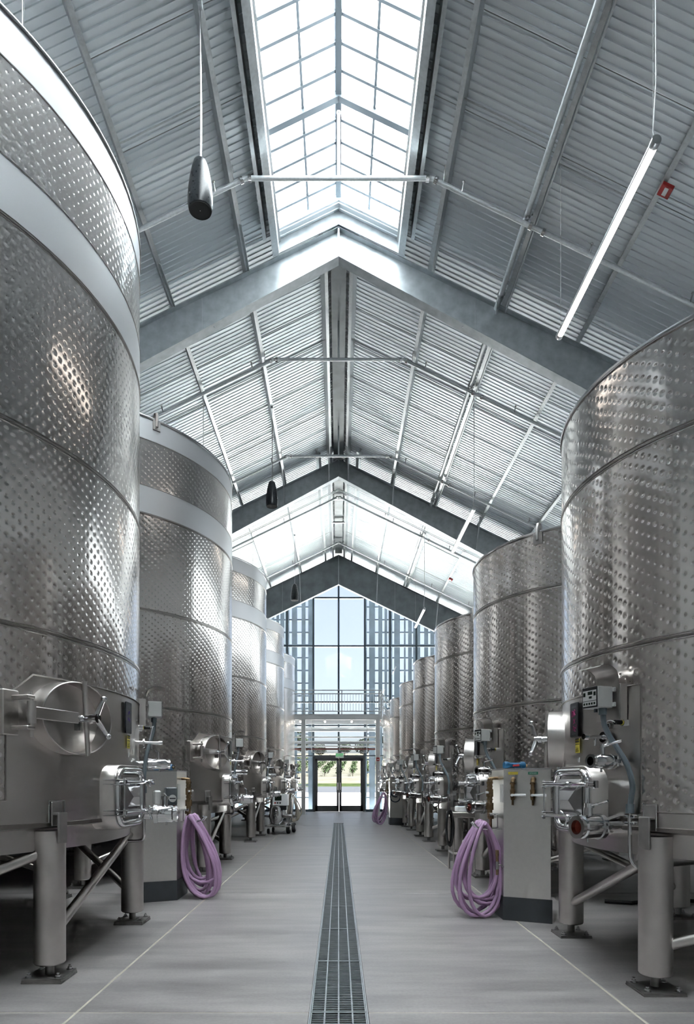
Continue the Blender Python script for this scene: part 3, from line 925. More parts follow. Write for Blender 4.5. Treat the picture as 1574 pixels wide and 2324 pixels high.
    MB().lathe([(rm - .04, -.075), (rm - .045, -.07), (rm - .045, -.056), (rm - .08, -.052), (.06, -.045), (.001, -.045)], 52, rot).build('manway_lid', M_LEG, man, smooth=25)
    MB().lathe([(rm - .009, -.085), (rm - .009, -.066), (rm - .046, -.066), (rm - .046, -.085)], 52, rot).build('lid_gasket', M_RUBBER, man)
    MB().cyl((.105, .022, rm + .008), (.112, .048, -rm - .008), .0155, 14, M=Mw).build('crossbar', M_LEG, man)
    sp = MB().cyl((-.05, .035, 0), (.185, .035, 0), .014, 12, M=Mw)
    sp.cyl((.085, .035, 0), (.14, .035, 0), .025, 14, M=Mw)
    sp.ball((.11, -.012, 0), .021, M=Mw)
    sp.box((.08, -.005, -.05), (.03, .035, .055), Mw)
    sp.build('spindle', M_BRIGHT, man)
    hw = MB().cyl((.145, .035, 0), (.20, .035, 0), .029, 16, M=Mw)
    for dy, dz in ((.035, .125), (.075, -.11)):
        hw.cyl((.18, .035, 0), (.215, .035 + dy, dz), .019, 10, r2=.012, M=Mw)
        hw.ball((.216, .035 + dy, dz), .019, M=Mw)
    hw.build('screw_handle', M_CHROME, man)
    ar = MB().cbox((.10, -.205, .0), (.014, .36, .07), .004, Mw)
    ar.cyl((.085, -.385, -.065), (.085, -.385, .065), .025, 16, M=Mw)
    ar.build('hinge_arm', M_LEG, man)
    hi = MB().cbox((-.045, -.435, 0), (.06, .115, .26), .006, Mw)
    for z_ in (-.088, .088): hi.cbox((.03, -.405, z_), (.15, .06, .022), .005, Mw)
    hi.cyl((.085, -.385, -.14), (.085, -.385, .12), .010, 10, M=Mw)
    hi.build('hinge_bracket', M_LEG, man)
    # --- rectangular lower door
    Mw = fr(P['a_door'], R, P['z_door'])
    dw, dh, dp = .47, .415, .105
    def rr_ring(w, h, r, prof):
        """sweep profile (inset, out) round a rounded rectangle"""
        m = MB(); rows = []
        for ins, out in prof:
            rows.append([(out, t, z) for t, z in rrect(w - 2 * ins, h - 2 * ins, max(.01, r - ins), 7)])
        nn = len(rows[0])
        vs_ = [p for rw in rows for p in rw]
        fs_ = []
        for i in range(len(rows) - 1):
            for k in range(nn):
                l = (k + 1) % nn
                fs_.append((i * nn + k, i * nn + l, (i + 1) * nn + l, (i + 1) * nn + k))
        return m.add(vs_, fs_, Mw)
    neck = rr_ring(dw + .035, dh + .035, .12, [(0, -.14), (0, dp - .03), (.004, dp - .025), (.03, dp - .025)]).build('door_neck', M_LEG, root, smooth=45)
    rim = rr_ring(dw, dh, .105, [(.0, dp - .03), (-.004, dp - .012), (.002, dp + .006), (.014, dp + .012), (.024, dp + .006), (.03, dp + .002), (.038, dp + .006), (.046, dp), (.05, dp - .02)]).build('door_rim', M_CHROME, neck, smooth=60)
    iw, ih = dw / 2 - .045, dh / 2 - .045
    fl = [(dp - .012, t, z) for t, z in rrect(iw * 2, ih * 2, .06, 5)]
    hw_, hh = iw * .86, ih * .86
    pn = MB()
    pn.add(fl, [tuple(range(len(fl)))], Mw)
    rg = .055
    pn.add([(dp - .006, -hw_, hh), (dp - .006, hw_, hh), (dp - .006, hw_, -hh), (dp - .006, -hw_, -hh), (dp + .034, -rg, 0), (dp + .034, rg, 0)],
           [(0, 1, 5, 4), (3, 4, 5, 2), (0, 4, 3), (1, 2, 5)], Mw)
    pn.build('door_panel', M_BRIGHT, neck, smooth=0)
    MB().box((dp + .005, -.01, hh * .62), (.012, .075, .07), Mw).build('maker_plate', M_DGREY, neck, smooth=0)
    for i, z_ in enumerate((.105, -.105)):
        ca = MB()
        ca.tube([(dp + .06, -dw / 2 - .015, z_), (dp + .062, 0, z_), (dp + .055, dw / 2 - .02, z_), (dp + .035, dw / 2 + .07, z_)], .0115, 10, M=Mw)
        ca.cbox((dp + .03, dw / 2 + .085, z_ + .013), (.026, .05, .008), .002, Mw); ca.cbox((dp + .03, dw / 2 + .085, z_ - .013), (.026, .05, .008), .002, Mw)
        ca.build('clamp_arm', M_CHROME, neck)
        hb = MB()
        for dz in (-.016, .016): hb.cbox((dp - .01, -dw / 2 - .03, z_ + dz), (.16, .028, .008), .002, Mw)
        hb.cyl((dp + .055, -dw / 2 - .03, z_ - .03), (dp + .055, -dw / 2 - .03, z_ + .03), .010, 10, M=Mw)
        hb.build('hinge_lug', M_BRIGHT, neck)
        sw = MB().tube([(dp - .05, dw / 2 + .012, z_), (dp + .0, dw / 2 + .03, z_), (dp + .075, dw / 2 - .10, z_)], .009, 8, M=Mw)
        sw.cbox((dp - .05, dw / 2 + .012, z_), (.035, .03, .05), .004, Mw)
        sw.ball((dp + .075, dw / 2 - .10, z_), .02, M=Mw)
        sw.tube([(dp + .075, dw / 2 - .10, z_), (dp + .10, dw / 2 - .15, z_ + (.035 if i else -.03))], .007, 8, M=Mw)
        if i: sw.tube([(dp + .075, dw / 2 - .10, z_), (dp + .095, dw / 2 - .10, z_ - .06)], .008, 8, M=Mw)
        sw.build('wing_bolt', M_CHROME, neck)
    MB().cyl((dp + .055, -dw / 2 - .03, -.105), (dp + .055, -dw / 2 - .03, .105), .006, 8, M=Mw).build('hinge_rod', M_BRIGHT, neck)
    # --- record sheet, warning label, sticker
    Mw = fr(P['a_chart'], R, P['z_chart'])
    cs = MB()
    rr = rrect(.135, .232, .012, 4); nn = len(rr)
    cs.add([(.004, t, z) for t, z in rr] + [(.013, t, z) for t, z in rr], [(i, (i + 1) % nn, nn + (i + 1) % nn, nn + i) for i in range(nn)] + [tuple(range(nn, 2 * nn))], Mw)
    chart = cs.build('record_sheet', M_SLATE, root, smooth=0)
    ln_ = MB()
    ln_.box((.0134, 0, .088), (.0008, .085, .014), Mw); ln_.box((.0134, 0, .073), (.0008, .105, .002), Mw)
    ln_.box((.0134, 0, -.082), (.0008, .105, .002), Mw); ln_.box((.0134, 0, -.096), (.0008, .07, .009), Mw)
    ln_.build('sheet_print', M_INKG, chart, smooth=0)
    Mw = fr(P['a_chart'] + P['da_lab'], R, P['z_chart'] - .178)
    lab = MB().box((.003, 0, 0), (.003, .062, .098), Mw).build('caution_label', M_YELLOW, root, smooth=0)
    MB().box((.005, 0, .036), (.0012, .062, .026), Mw).build('label_header', M_INK, lab, smooth=0)
    MB().box((.0048, 0, -.012), (.001, .05, .0015), Mw).build('label_rule', M_INK, lab, smooth=0)
    RT = Mw @ Matrix.Rotation(rad(90), 4, 'Z') @ Matrix.Rotation(rad(90), 4, 'X')
    for s_, sz, z_, m_ in (('CAUTION', .0145, .036, M_YELLOW), ('CONFINED SPACE', .0085, .008, M_INK), ('ENTRY BY', .0085, -.023, M_INK), ('PERMIT ONLY', .0085, -.036, M_INK)):
        link('lettering', text_mesh(s_, sz, m_), lab, RT @ Matrix.Translation((0, z_, .0058 if m_ is M_YELLOW else .0048)))
    Mw = fr(P['a_chart'] + P['da_lab'] * 1.6, R, P['z_chart'] - .275)
    MB().box((.003, 0, 0), (.002, .026, .034), Mw).build('sticker', M_WHITE, root, smooth=0)
    # --- controller with hood, bracket and conduit
    Mw = fr(P['a_box'], R, P['z_box'])
    br = MB().cbox((.045, .0, -.03), (.006, .20, .22), .002, Mw)
    br.box((.022, .10, -.03), (.05, .006, .22), Mw); br.box((.022, -.10, -.03), (.05, .006, .22), Mw)
    cbox = br.build('controller_bracket', M_LEG, root, smooth=0)
    hd = MB(); arc = [(.05, .06), (.052, .12), (.065, .155), (.095, .178), (.135, .188), (.18, .182), (.205, .172)]
    vs_ = []; fs_ = []
    for o_, z_ in arc:
        for t_ in (-.095, .095): vs_.append((o_, t_, z_))
    for o_, z_ in arc:
        for t_ in (-.095, .095): vs_.append((o_ + .003, t_, z_ - .003))
    na = len(arc)
    for i in range(na - 1):
        fs_.append((2 * i, 2 * i + 1, 2 * i + 3, 2 * i + 2)); q = 2 * na
        fs_.append((q + 2 * i, q + 2 * i + 2, q + 2 * i + 3, q + 2 * i + 1))
    hd.add(vs_, fs_, Mw); hd.build('hood', M_LEG, cbox, smooth=60, fix=False)
    bx = MB().cbox((.122, -.005, 0), (.115, .135, .13), .006, Mw)
    for z_ in (-.045, .045):
        for t_ in (-.082, .072): bx.cbox((.07, t_, z_), (.012, .03, .026), .003, Mw)
    cas = bx.build('controller_case', M_GREYP, cbox, smooth=40)
    MB().box((.181, -.005, 0), (.004, .128, .124), Mw).build('face_plate', M_BLACK, cbox, smooth=0)
    fp = MB(); fp.box((.1835, -.005, .012), (.001, .116, .062), Mw); fp.box((.1835, -.005, -.038), (.001, .116, .03), Mw)
    fp.build('face_panel', M_GREYP, cbox, smooth=0)
    for t_, z_, w_, h_ in ((.0, .026, .04, .02), (.003, .0, .024, .013), (-.05, .02, .018, .024), (.04, .02, .018, .024)):
        MB().box((.1845, t_, z_), (.001, w_, h_), Mw).build('display', M_LCD, cbox, smooth=0)
    for q in range(5): MB().box((.1845, -.05 + q * .022, -.038), (.001, .013, .013), Mw).build('key', M_LCD, cbox, smooth=0)
    gl = MB().cyl((.115, .03, -.065), (.115, .03, -.105), .024, 14, M=Mw); gl.cyl((.115, -.03, -.065), (.115, -.03, -.085), .012, 10, M=Mw)
    gl.build('cable_gland', M_PVC, cbox)
    ab = P['a_box']; zbx = P['z_box']; kx = P['cond']
    pth = []
    base = [(.115, .03, -.10), (.112, .035, -.16), (.095, .055, -.23), (.07, .10, -.32), (.05, .15, -.42), (.04, .175, -.53), (.036, .165, -.60), (.036, .155, -.66)]
    for o_, t_, z_ in base:
        a_ = ab + math.degrees(t_ * kx / R); pth.append(cpt(R + o_, a_, zbx + z_))
    # smooth the path
    def smooth_path(p, n=4):
        P_ = [Vector(q) for q in p]; out = []
        for i in range(len(P_) - 1):
            p0, p1, p2, p3 = P_[max(i - 1, 0)], P_[i], P_[i + 1], P_[min(i + 2, len(P_) - 1)]
            for k in range(n):
                t = k / n
                out.append(.5 * ((2 * p1) + (-p0 + p2) * t + (2 * p0 - 5 * p1 + 4 * p2 - p3) * t * t + (-p0 + 3 * p1 - 3 * p2 + p3) * t ** 3))
        out.append(P_[-1]); return out
    MB().tube(smooth_path(pth), .0165, 10).build('flexible_conduit', M_PVC, cbox)
    a_ = ab + math.degrees(.155 * kx / R)
    ct = MB().cyl(cpt(R + .036, a_, zbx - .645), cpt(R + .036, a_, zbx - .70), .024, 12)
    ct.build('conduit_coupling', M_PVC, cbox)
    zl = zb - .23
    MB().tube(smooth_path([cpt(R + .036, a_, zbx - .69), cpt(R + .036, a_, zl + .08), cpt(R + .034, a_ + .4, zl + .03), cpt(R + .01, a_ + 1.2, zl - .005), cpt(R - .1, a_ + 2.6, zl - .012)]), .0125, 10).build('rigid_conduit', M_BRIGHT, cbox)
    sc = MB()
    for z_ in (zb + .06, zb + .02): sc.cbox((R + .03, 0, z_), (.03, .07, .014), .003, Matrix.Rotation(rad(a_), 4, 'Z'))
    sc.build('conduit_clip', M_BRIGHT, cbox)
    # sensor lead
    M2 = fr(ab + math.degrees(.09 * kx / R), R, zbx - .155)
    se = MB().cyl((-.02, 0, 0), (.03, 0, 0), .022, 14, M=M2)
    sensor = se.build('thermowell', M_BRIGHT, root)
    MB().cyl((.02, 0, 0), (.085, 0, 0), .014, 12, M=M2).build('sensor_plug', M_BLACK, sensor)
    MB().cyl((.03, 0, 0), (.035, 0, 0), .0155, 12, M=M2).build('plug_band', M_YELLOW, sensor)
    ld = [M2 @ Vector((.085, 0, 0)), M2 @ Vector((.11, -.01, .01)), M2 @ Vector((.105, -.045, .0)), M2 @ Vector((.09, -.04, -.06)), M2 @ Vector((.08, -.015, -.11))]
    MB().tube(smooth_path(ld), .003, 6).build('sensor_lead', M_WHITE, sensor)
    M3 = fr(ab - math.degrees(.03 * kx / R), R, zbx - .165)
    MB().lathe([(.018, -.02), (.018, .02), (.011, .021), (.011, .0), (.001, 0)], 16, M3 @ Matrix.Rotation(rad(90), 4, 'Y')).build('plug_port', M_BRIGHT, root)
    # --- sample valve
    M4 = fr(P['a_samp'], R, P['z_samp'])
    sv = MB().cyl((-.02, 0, 0), (.05, 0, 0), .016, 12, M=M4)
    sv.cyl((.03, 0, 0), (.045, 0, 0), .034, 18, M=M4)
    sv.cyl((.045, 0, 0), (.16, 0, 0), .0125, 12, M=M4); sv.cyl((.155, 0, 0), (.185, 0, 0), .018, 12, M=M4)
    sv.cyl((.10, 0, 0), (.10, 0, -.055), .007, 8, M=M4)
    sv.cyl((.035, .034, -.03), (.035, .034, .02), .006, 8, M=M4); sv.ball((.035, .034, -.035), .011, M=M4)
    sv.build('sample_valve', M_CHROME, root)
    # --- racking valve and bottom outlet
    make_valve(root, fr(P['a_rack'], R, P['z_rack']), .043, .145, .09, lever_up=.075, gasket=False)
    bo = fr(P['a_out'], R, zb + .0)
    make_valve(root, bo @ Matrix.Rotation(rad(0), 4, 'Y') @ Matrix.Translation((0, 0, -.005)), .070, .15, .15, name='outlet_valve', lever_up=.09)
    gs = MB().prism([(0, .06), (.10, .035), (.09, .03), (0, .045)], -.03, .03, 'y', bo)
    gs.build('outlet_gusset', M_BRACKET, root, smooth=0)
    return root

PL = dict(R=2.2, zb=.97, zt=5.64, zw=1.86, zj=1.115, win=(-31.5, 60.0), chamfer=(4.6, .145),
          seams=[2.13, 3.30, 4.46, 4.80, 5.36], seamw=[.014, .014, .011, .006, .006], kinds=['d', 'd', 's', 'd', 's'],
          rleg=2.15, nleg=8, aleg=22.5, layers=3,
          a_man=-19.8, z_man=1.62, r_man=.228, a_door=-4.6, z_door=1.115, a_chart=.3, z_chart=1.70, da_lab=.6,
          a_box=16.5, z_box=1.83, cond=-.6, a_samp=13.0, z_samp=1.545, a_rack=15.5, z_rack=1.37, a_out=9.5)
PR = dict(R=1.45, zb=.955, zt=3.79, zw=1.80, zj=1.045, win=(-48.0, 27.5), chamfer=None,
          seams=[2.04, 3.20], seamw=[.014, .014], kinds=['d', 'd'],
          rleg=1.405, nleg=6, aleg=30, layers=2,
          a_man=-21.0, z_man=1.55, r_man=.212, a_door=7.0, z_door=1.10, a_chart=2.0, z_chart=1.645, da_lab=1.4,
          a_box=19.5, z_box=1.735, cond=1.0, a_samp=17.5, z_samp=1.50, a_rack=22.0, z_rack=1.345, a_out=20.5)
XL, YL, DL = -3.78, 4.93, 4.70
XR, YR, DR = 3.07, 4.57, 3.24
SMALL = ('bolt', 'strap_weld', 'lettering', 'label_rule', 'plug_port', 'sensor_lead', 'plug_band', 'display', 'key')
tl = make_tank(PL)
for k in range(5):
    t = tl if k == 0 else copy_tree(tl, None, SMALL if k > 1 else ())
    t.location = (XL, YL + DL * k, 0)
    t['label'] = ['huge dimpled stainless tank with two smooth bands, nearest the camera on the left', 'tall banded stainless tank behind the left utility cabinet, second on the left',
                  'tall banded stainless tank, third on the left, behind the pump cart', 'tall banded stainless tank, fourth on the left', 'tall banded stainless tank at the far end of the left row'][k]
    t['category'] = 'tank'; t['group'] = 'tall stainless tanks along the left side'
trr = make_tank(PR)
for k in range(7):
    t = trr if k == 0 else copy_tree(trr, None, SMALL if k > 1 else ())
    t.location = (XR, YR + DR * k, 0); t.rotation_euler = (0, 0, PI)
    t['label'] = ('dimpled stainless tank nearest the camera on the right, with grey controller box' if k == 0 else
                  'dimpled stainless tank behind the right utility cabinet, second on the right' if k == 1 else
                  'dimpled stainless tank at the far end of the right row' if k == 6 else 'dimpled stainless tank, %s on the right counting from the camera' % ORD[k])
    t['category'] = 'tank'; t['group'] = 'shorter stainless tanks along the right side'
# marker notes on the nearest sheets, drain flange under the nearest tanks
def find_part(root, nm):
    return [c for c in KIDS.get(root.name, ()) if c.name.split('.')[0] == nm][0]
def scribble(root, P, strokes, mat, name):
    sh = find_part(root, 'record_sheet')
    Mw = fr(P['a_chart'], P['R'], P['z_chart'])
    m = MB()
    for st in strokes: m.tube([Mw @ Vector((.0142, t, z)) for t, z in st], .0014, 4)
    m.build(name, mat, sh)
# letters P A R / 2 C / 2 2 R, written upright on the black sheet
scribble(trr, PR, [[(-.035, .02), (-.03, .065)], [(-.03, .065), (-.016, .058), (-.031, .043)],
                   [(-.018, .02), (-.006, .062), (.002, .022)], [(-.014, .038), (-.002, .04)],
                   [(.006, .025), (.012, .07)], [(.012, .07), (.024, .062), (.01, .05), (.024, .03)],
                   [(-.012, -.002), (0, .006), (.002, -.008), (-.012, -.026), (.006, -.026)], [(.026, .004), (.014, -.004), (.014, -.022), (.028, -.024)],
                   [(-.016, -.046), (-.004, -.04), (-.004, -.054), (-.016, -.07), (.002, -.07)],
                   [(.03, -.04), (.042, -.036), (.042, -.048), (.03, -.06), (.046, -.06)], [(.012, -.082), (.014, -.05), (.026, -.056), (.014, -.066), (.028, -.082)]], M_PINK, 'marker_note')
M_VIOLET = pm('violet marker', (0.10, 0.05, 0.30), 0.6)
scribble(tl, PL, [[(-.02, .02), (-.008, .045)], [(.004, .05), (.01, .03), (.016, .052)], [(-.02, -.01), (-.006, .004), (-.018, -.024)], [(.008, -.02), (.02, -.004), (.022, -.03)]], M_VIOLET, 'marker_note')
for root, pos, dr_ in ((tl, (1.25, -.55, .66), (1, -.35, 0)), (trr, (1.02, .22, .70), (1, .55, 0))):
    d = Vector(dr_).normalized(); p = Vector(pos)
    b = MB(); q = d.to_track_quat('Z', 'Y').to_matrix().to_4x4(); T = Matrix.Translation(p) @ q
    b.lathe([(.05, -.5), (.05, -.06), (.105, -.055), (.125, -.03), (.125, 0), (.10, .012), (.06, .004), (.001, .002)], 28, T)
    b.cyl(p - d * .45, p - d * .45 + Vector((0, 0, .2)), .05, 14)
    f = b.build('drain_flange', M_STEEL, root)
    MB().lathe([(.001, .012), (.036, .010), (.036, .0), (.001, 0)], 18, T).build('blue_cap', M_BLUE, f)

# ================================================================== utility cabinets
def frame_n(o, n):
    X = Vector((n[0], n[1], 0)).normalized(); Z = Vector((0, 0, 1)); Y = Z.cross(X)
    m = Matrix((X, Y, Z)).transposed().to_4x4(); m.translation = Vector(o); return m
def cabinet(s, xa, ya, lb, label, far=False):
    """s: side of the aisle. plan: aisle face at x = s*xa from ya to ya+lb, front face slanting towards the camera"""
    A = Vector((s * xa, ya)); B = Vector((s * (xa + .37), ya - .17)); C = Vector((s * (xa + .37), ya + lb + .17)); D = Vector((s * xa, ya + lb))
    r = thing('utility_cabinet', label, 'cabinet', (0, 0, 0), 0, 'stainless utility cabinets between the tanks')
    pl = [tuple(A), tuple(B), tuple(C), tuple(D)]
    if s > 0: pl = pl[::-1]
    cen = (A + B + C + D) / 4
    def grow(k): return [tuple(cen + (Vector(p) - cen) * k) for p in pl]
    body = MB().prism(grow(.985), .20, 1.335, 'z').build('cabinet_body', M_CAB, r, smooth=0)
    MB().prism(grow(1.0), 1.328, 1.342, 'z').build('top_cap', M_BRIGHT, r, smooth=0)
    MB().prism(grow(1.03), 0.0, .205, 'z').build('plinth', M_PLINTH, r, smooth=0)
    dv = (B - A).normalized()
    nf = Vector((dv.y, -dv.x)) if s > 0 else Vector((-dv.y, dv.x))
    FF = lambda t, z: frame_n((A.x + dv.x * t, A.y + dv.y * t, z), (nf.x, nf.y))
    AF = lambda t, z: frame_n((s * (xa + .004), ya + t, z), (-s, 0))
    # water service on the aisle face
    for i, t in enumerate((.20, .30)):
        M = AF(t, 1.255)
        b = MB()
        b.tube([(-.02, -.02 if s > 0 else .02, .0), (.04, 0, 0), (.062, 0, -.006), (.068, 0, -.03)], .014, 10, M=M)
        b.cyl((.068, 0, -.03), (.068, 0, -.36), .013, 10, M=M)
        for z0, z1, rr in ((-.03, -.05, .018), (-.07, -.08, .017), (-.10, -.17, .021), (-.19, -.2, .019), (-.225, -.29, .024)):
            b.cyl((.068, 0, z0), (.068, 0, z1), rr, 8, M=M)
        w = b.build('water_pipe', M_BRASS, r)
        h = MB().cbox((.09, (.03 if i else -.03), -.13), (.014, .07, .02), .003, M); h.build('valve_handle', M_WHITE if i else M_BRIGHT, w, smooth=0)
        st = MB().cyl((-.01, 0, -.33 - .03 * i), (.07, 0, -.33 - .03 * i), .011, 8, M=M); st.cyl((.06, 0, -.33 - .03 * i), (.08, 0, -.33 - .03 * i), .02, 10, M=M)
        st.build('pipe_stub', M_BRIGHT, w)
    M = AF(.25, .90)
    b = MB().cyl((.06, 0, .03), (.06, 0, -.02), .03, 10, M=M); b.cyl((.06, 0, -.02), (.06, 0, -.13), .013, 10, M=M)
    b.build('mixing_tee', M_BRASS, r)
    hk = MB(); M = AF(.18, .80)
    hk.tube([(-.01, 0, 0), (.14, 0, .0), (.22, .0, .012), (.25, 0, .045), (.235, 0, .06)], .009, 8, M=M)
    hk.tube([(-.01, .12, 0), (.14, .12, .0), (.22, .12, .012), (.25, .12, .045), (.25, .06, .05), (.25, 0, .045)], .009, 8, M=M)
    hk.tube([(.02, .03, .0), (.02, .03, .12)], .006, 8, M=M)
    hk.build('hose_hook', M_BRIGHT, r)
    MB().box((.003, 0, 0), (.006, .10, .16), AF(.07 if s > 0 else .09, 1.12)).build('notice_plate', M_GREYP, r, smooth=0)
    return r, FF, AF
cr, FFr, AFr = cabinet(1, 1.46, 5.86, .46, 'stainless utility cabinet with gas taps between the first two right-hand tanks')
for t, txt, lm, tm, sz in ((.085, 'COMPRESSED AIR', M_YELLOW, M_INK, .0082), (.255, 'NITROGEN', M_GREEN, M_WHITE, .0125)):
    M = FFr(t, 1.298)
    lb_ = MB().box((.002, 0, 0), (.004, .084, .024), M).build('gas_label', lm, cr, smooth=0)
    link('lettering', text_mesh(txt, sz, tm), lb_, M @ Matrix.Rotation(rad(90), 4, 'Z') @ Matrix.Rotation(rad(90), 4, 'X') @ Matrix.Translation((0, 0, .0045)))
    M = FFr(t + .005, 1.245)
    b = MB().tube([(-.02, .0, .0), (.03, 0, .002), (.05, 0, -.006), (.056, 0, -.03)], .02, 12, M=M)
    b.cyl((.056, 0, -.03), (.056, 0, -.115), .0165, 12, M=M); b.cyl((.056, 0, -.03), (.056, 0, -.045), .024, 12, M=M)
    b.cyl((.056, 0, -.09), (.056, 0, -.118), .023, 8, M=M); b.cyl((.056, 0, -.118), (.056, 0, -.165), .021, 10, M=M)
    tap = b.build('gas_tap', M_BRASS, cr)
    n_ = MB().cyl((.056, 0, -.165), (.056, 0, -.18), .018, 10, M=M); n_.cyl((.056, 0, -.18), (.056, 0, -.225), .009, 8, M=M)
    n_.build('hose_nipple', M_BRASS, tap)
    h = MB().cbox((.086, .058, -.138), (.006, .12, .020), .003, M); h.cyl((.07, 0, -.138), (.095, 0, -.138), .012, 10, M=M)
    h.build('tap_handle', M_WHITE, tap, smooth=30)
cl, FFl, AFl = cabinet(-1, 1.67, 6.83, .45, 'stainless utility cabinet with a grey disconnect switch between the first two left-hand tanks')
M = FFl(.07, 1.075)
sw = MB().cbox((.045, 0, 0), (.09, .115, .18), .008, M).build('switch_box', M_DGREY, cl, smooth=30)
MB().cyl((.09, .005, -.02), (.112, .005, -.02), .036, 24, M=M).build('switch_knob', M_BLACK, sw)
MB().box((.115, .005, -.02), (.006, .06, .012), M).build('knob_grip', M_BLACK, sw, smooth=0)
MB().cyl((.112, .005, -.02), (.113, .005, -.02), .038, 24, M=M).build('knob_ring', M_GREYP, sw)
M = FFl(.205, 1.06)
ob = MB().cbox((.03, 0, 0), (.06, .075, .15), .015, M).build('outlet_box', M_GREYP, cl, smooth=30)
M = FFl(.06, .965)
MB().cbox((.05, 0, 0), (.06, .10, .03), .004, M).build('red_latch', M_RED, cl, smooth=0)
cabinet(1, 1.46, 5.86 + DR * 4, .46, 'narrow stainless utility cabinet far down the right row')
cabinet(-1, 1.67, 6.83 + DL * 3, .45, 'stainless utility cabinet far down the left row behind the pump cart')
fy_ = 5.86 + DR * 4

# spray nozzles lying on the cabinets
def nozzle(p, rz, label, acc):
    r = thing('spray_nozzle', label, 'nozzle', p, rz, 'blue wash-down nozzles')
    b = MB().cyl((-.075, 0, .034), (.075, 0, .034), .024, 16); b.build('barrel', M_BLUE, r)
    for x in (-.08, .08):
        MB().lathe([(.001, -.022), (.03, -.022), (.034, -.012), (.034, .012), (.03, .022), (.001, .022)], 18, Matrix.Translation((x, 0, .034)) @ Matrix.Rotation(rad(90), 4, 'Y')).build('bumper', M_BLUE, r)
    MB().tube([(.03, -.01, .04), (.02, -.05, .03), (-.04, -.055, .028)], .009, 8).build('trigger', acc, r)
    MB().cyl((.09, 0, .034), (.125, -.01, .03), .013, 10).build('coupling', M_BRASS, r)
nozzle((1.62, 6.10, 1.342), rad(12), 'blue spray nozzle with red trigger on top of the right utility cabinet', M_RED)
nozzle((-1.86, 7.02, 1.342), rad(-8), 'blue spray nozzle on top of the left utility cabinet', M_BLUE)

# ================================================================== hoses
def hose(name, label, ct, cb_, y0, y1, zt, wt, wb, n, r, mat, seed, zb=None, ecc=0.0, fitting=None, lean=0.0):
    rnd = random.Random(seed)
    root = thing(name, label, 'hose')
    pts = []; seg = 26
    for k in range(n):
        yy = y0 + (y1 - y0) * k / max(1, n - 1)
        jw = rnd.uniform(-.32, .2); jb = rnd.uniform(-.075, .075); jz = rnd.uniform(0, .16) * (0 if k % 3 == 0 else 1); jt = rnd.uniform(-.02, .02)
        for i in range(seg):
            a = 2 * PI * i / seg
            s_ = math.cos(a); q = (1 - s_) / 2
            zb_ = (zb if zb is not None else r + .004) + jz
            z = zb_ + (zt - zb_ + jt) * (1 + s_) / 2
            wd = (wt + (wb * (1 + jw) - wt) * (q ** .75)) / 2
            x = ct + (cb_ + jb - ct) * q + math.sin(a) * wd
            y = yy + (y1 - y0) / max(1, n - 1) * i / seg + lean * q + .03 * math.sin(a + k)
            pts.append((x, y, max(z, r + .003)))
    MB().tube(pts, r, 9).build('hose_coil', mat, root, smooth=80)
    if fitting:
        p = Vector(fitting)
        f = MB().cyl(p, p + Vector((0, 0, -.05)), .016, 10); f.cyl(p + Vector((0, 0, -.05)), p + Vector((0, 0, -.10)), .013, 8)
        f.cyl(p + Vector((0, 0, -.17)), p + Vector((0, 0, -.22)), .012, 8); f.build('brass_coupling', M_BRASS, root)
        v = MB().cyl(p + Vector((0, 0, -.10)), p + Vector((0, 0, -.17)), .02, 10); v.tube([p + Vector((0, 0, -.13)), p + Vector((.03, -.03, -.13)), p + Vector((.05, -.03, -.15))], .006, 6)
        v.build('hose_valve', M_BRIGHT, root)
    return root
hose('hose', 'lilac hose coiled on the hook of the right utility cabinet', 1.31, 1.30, 5.90, 6.18,   .845, .14, .46, 11, .0172, M_PURPLE, 3, fitting=(1.40, 5.84, .62))
hose('hose', 'lilac hose coiled on the hook of the left utility cabinet', -1.565, -1.43, 6.86, 7.22, .85, .10, .42, 11, .018, M_PURPLE, 5)
hose('hose', 'lilac hose hanging by the far right utility cabinet', 1.30, 1.12, fy_ - .05, fy_ + .3, .90, .14, .40, 7, .02, M_PURPLE, 8)
hose('hose', 'dark blue hose looped on the front of the far right utility cabinet', 1.60, 1.62, fy_ - .16, fy_ - .09, 1.0, .20, .36, 2, .016, M_NAVY, 9, zb=.66)
hose('hose', 'beige hose draped to the floor behind the pump cart', -1.50, -1.36, 20.6, 21.0, .88, .10, .40, 7, .022, M_BEIGE, 11, lean=-.35)

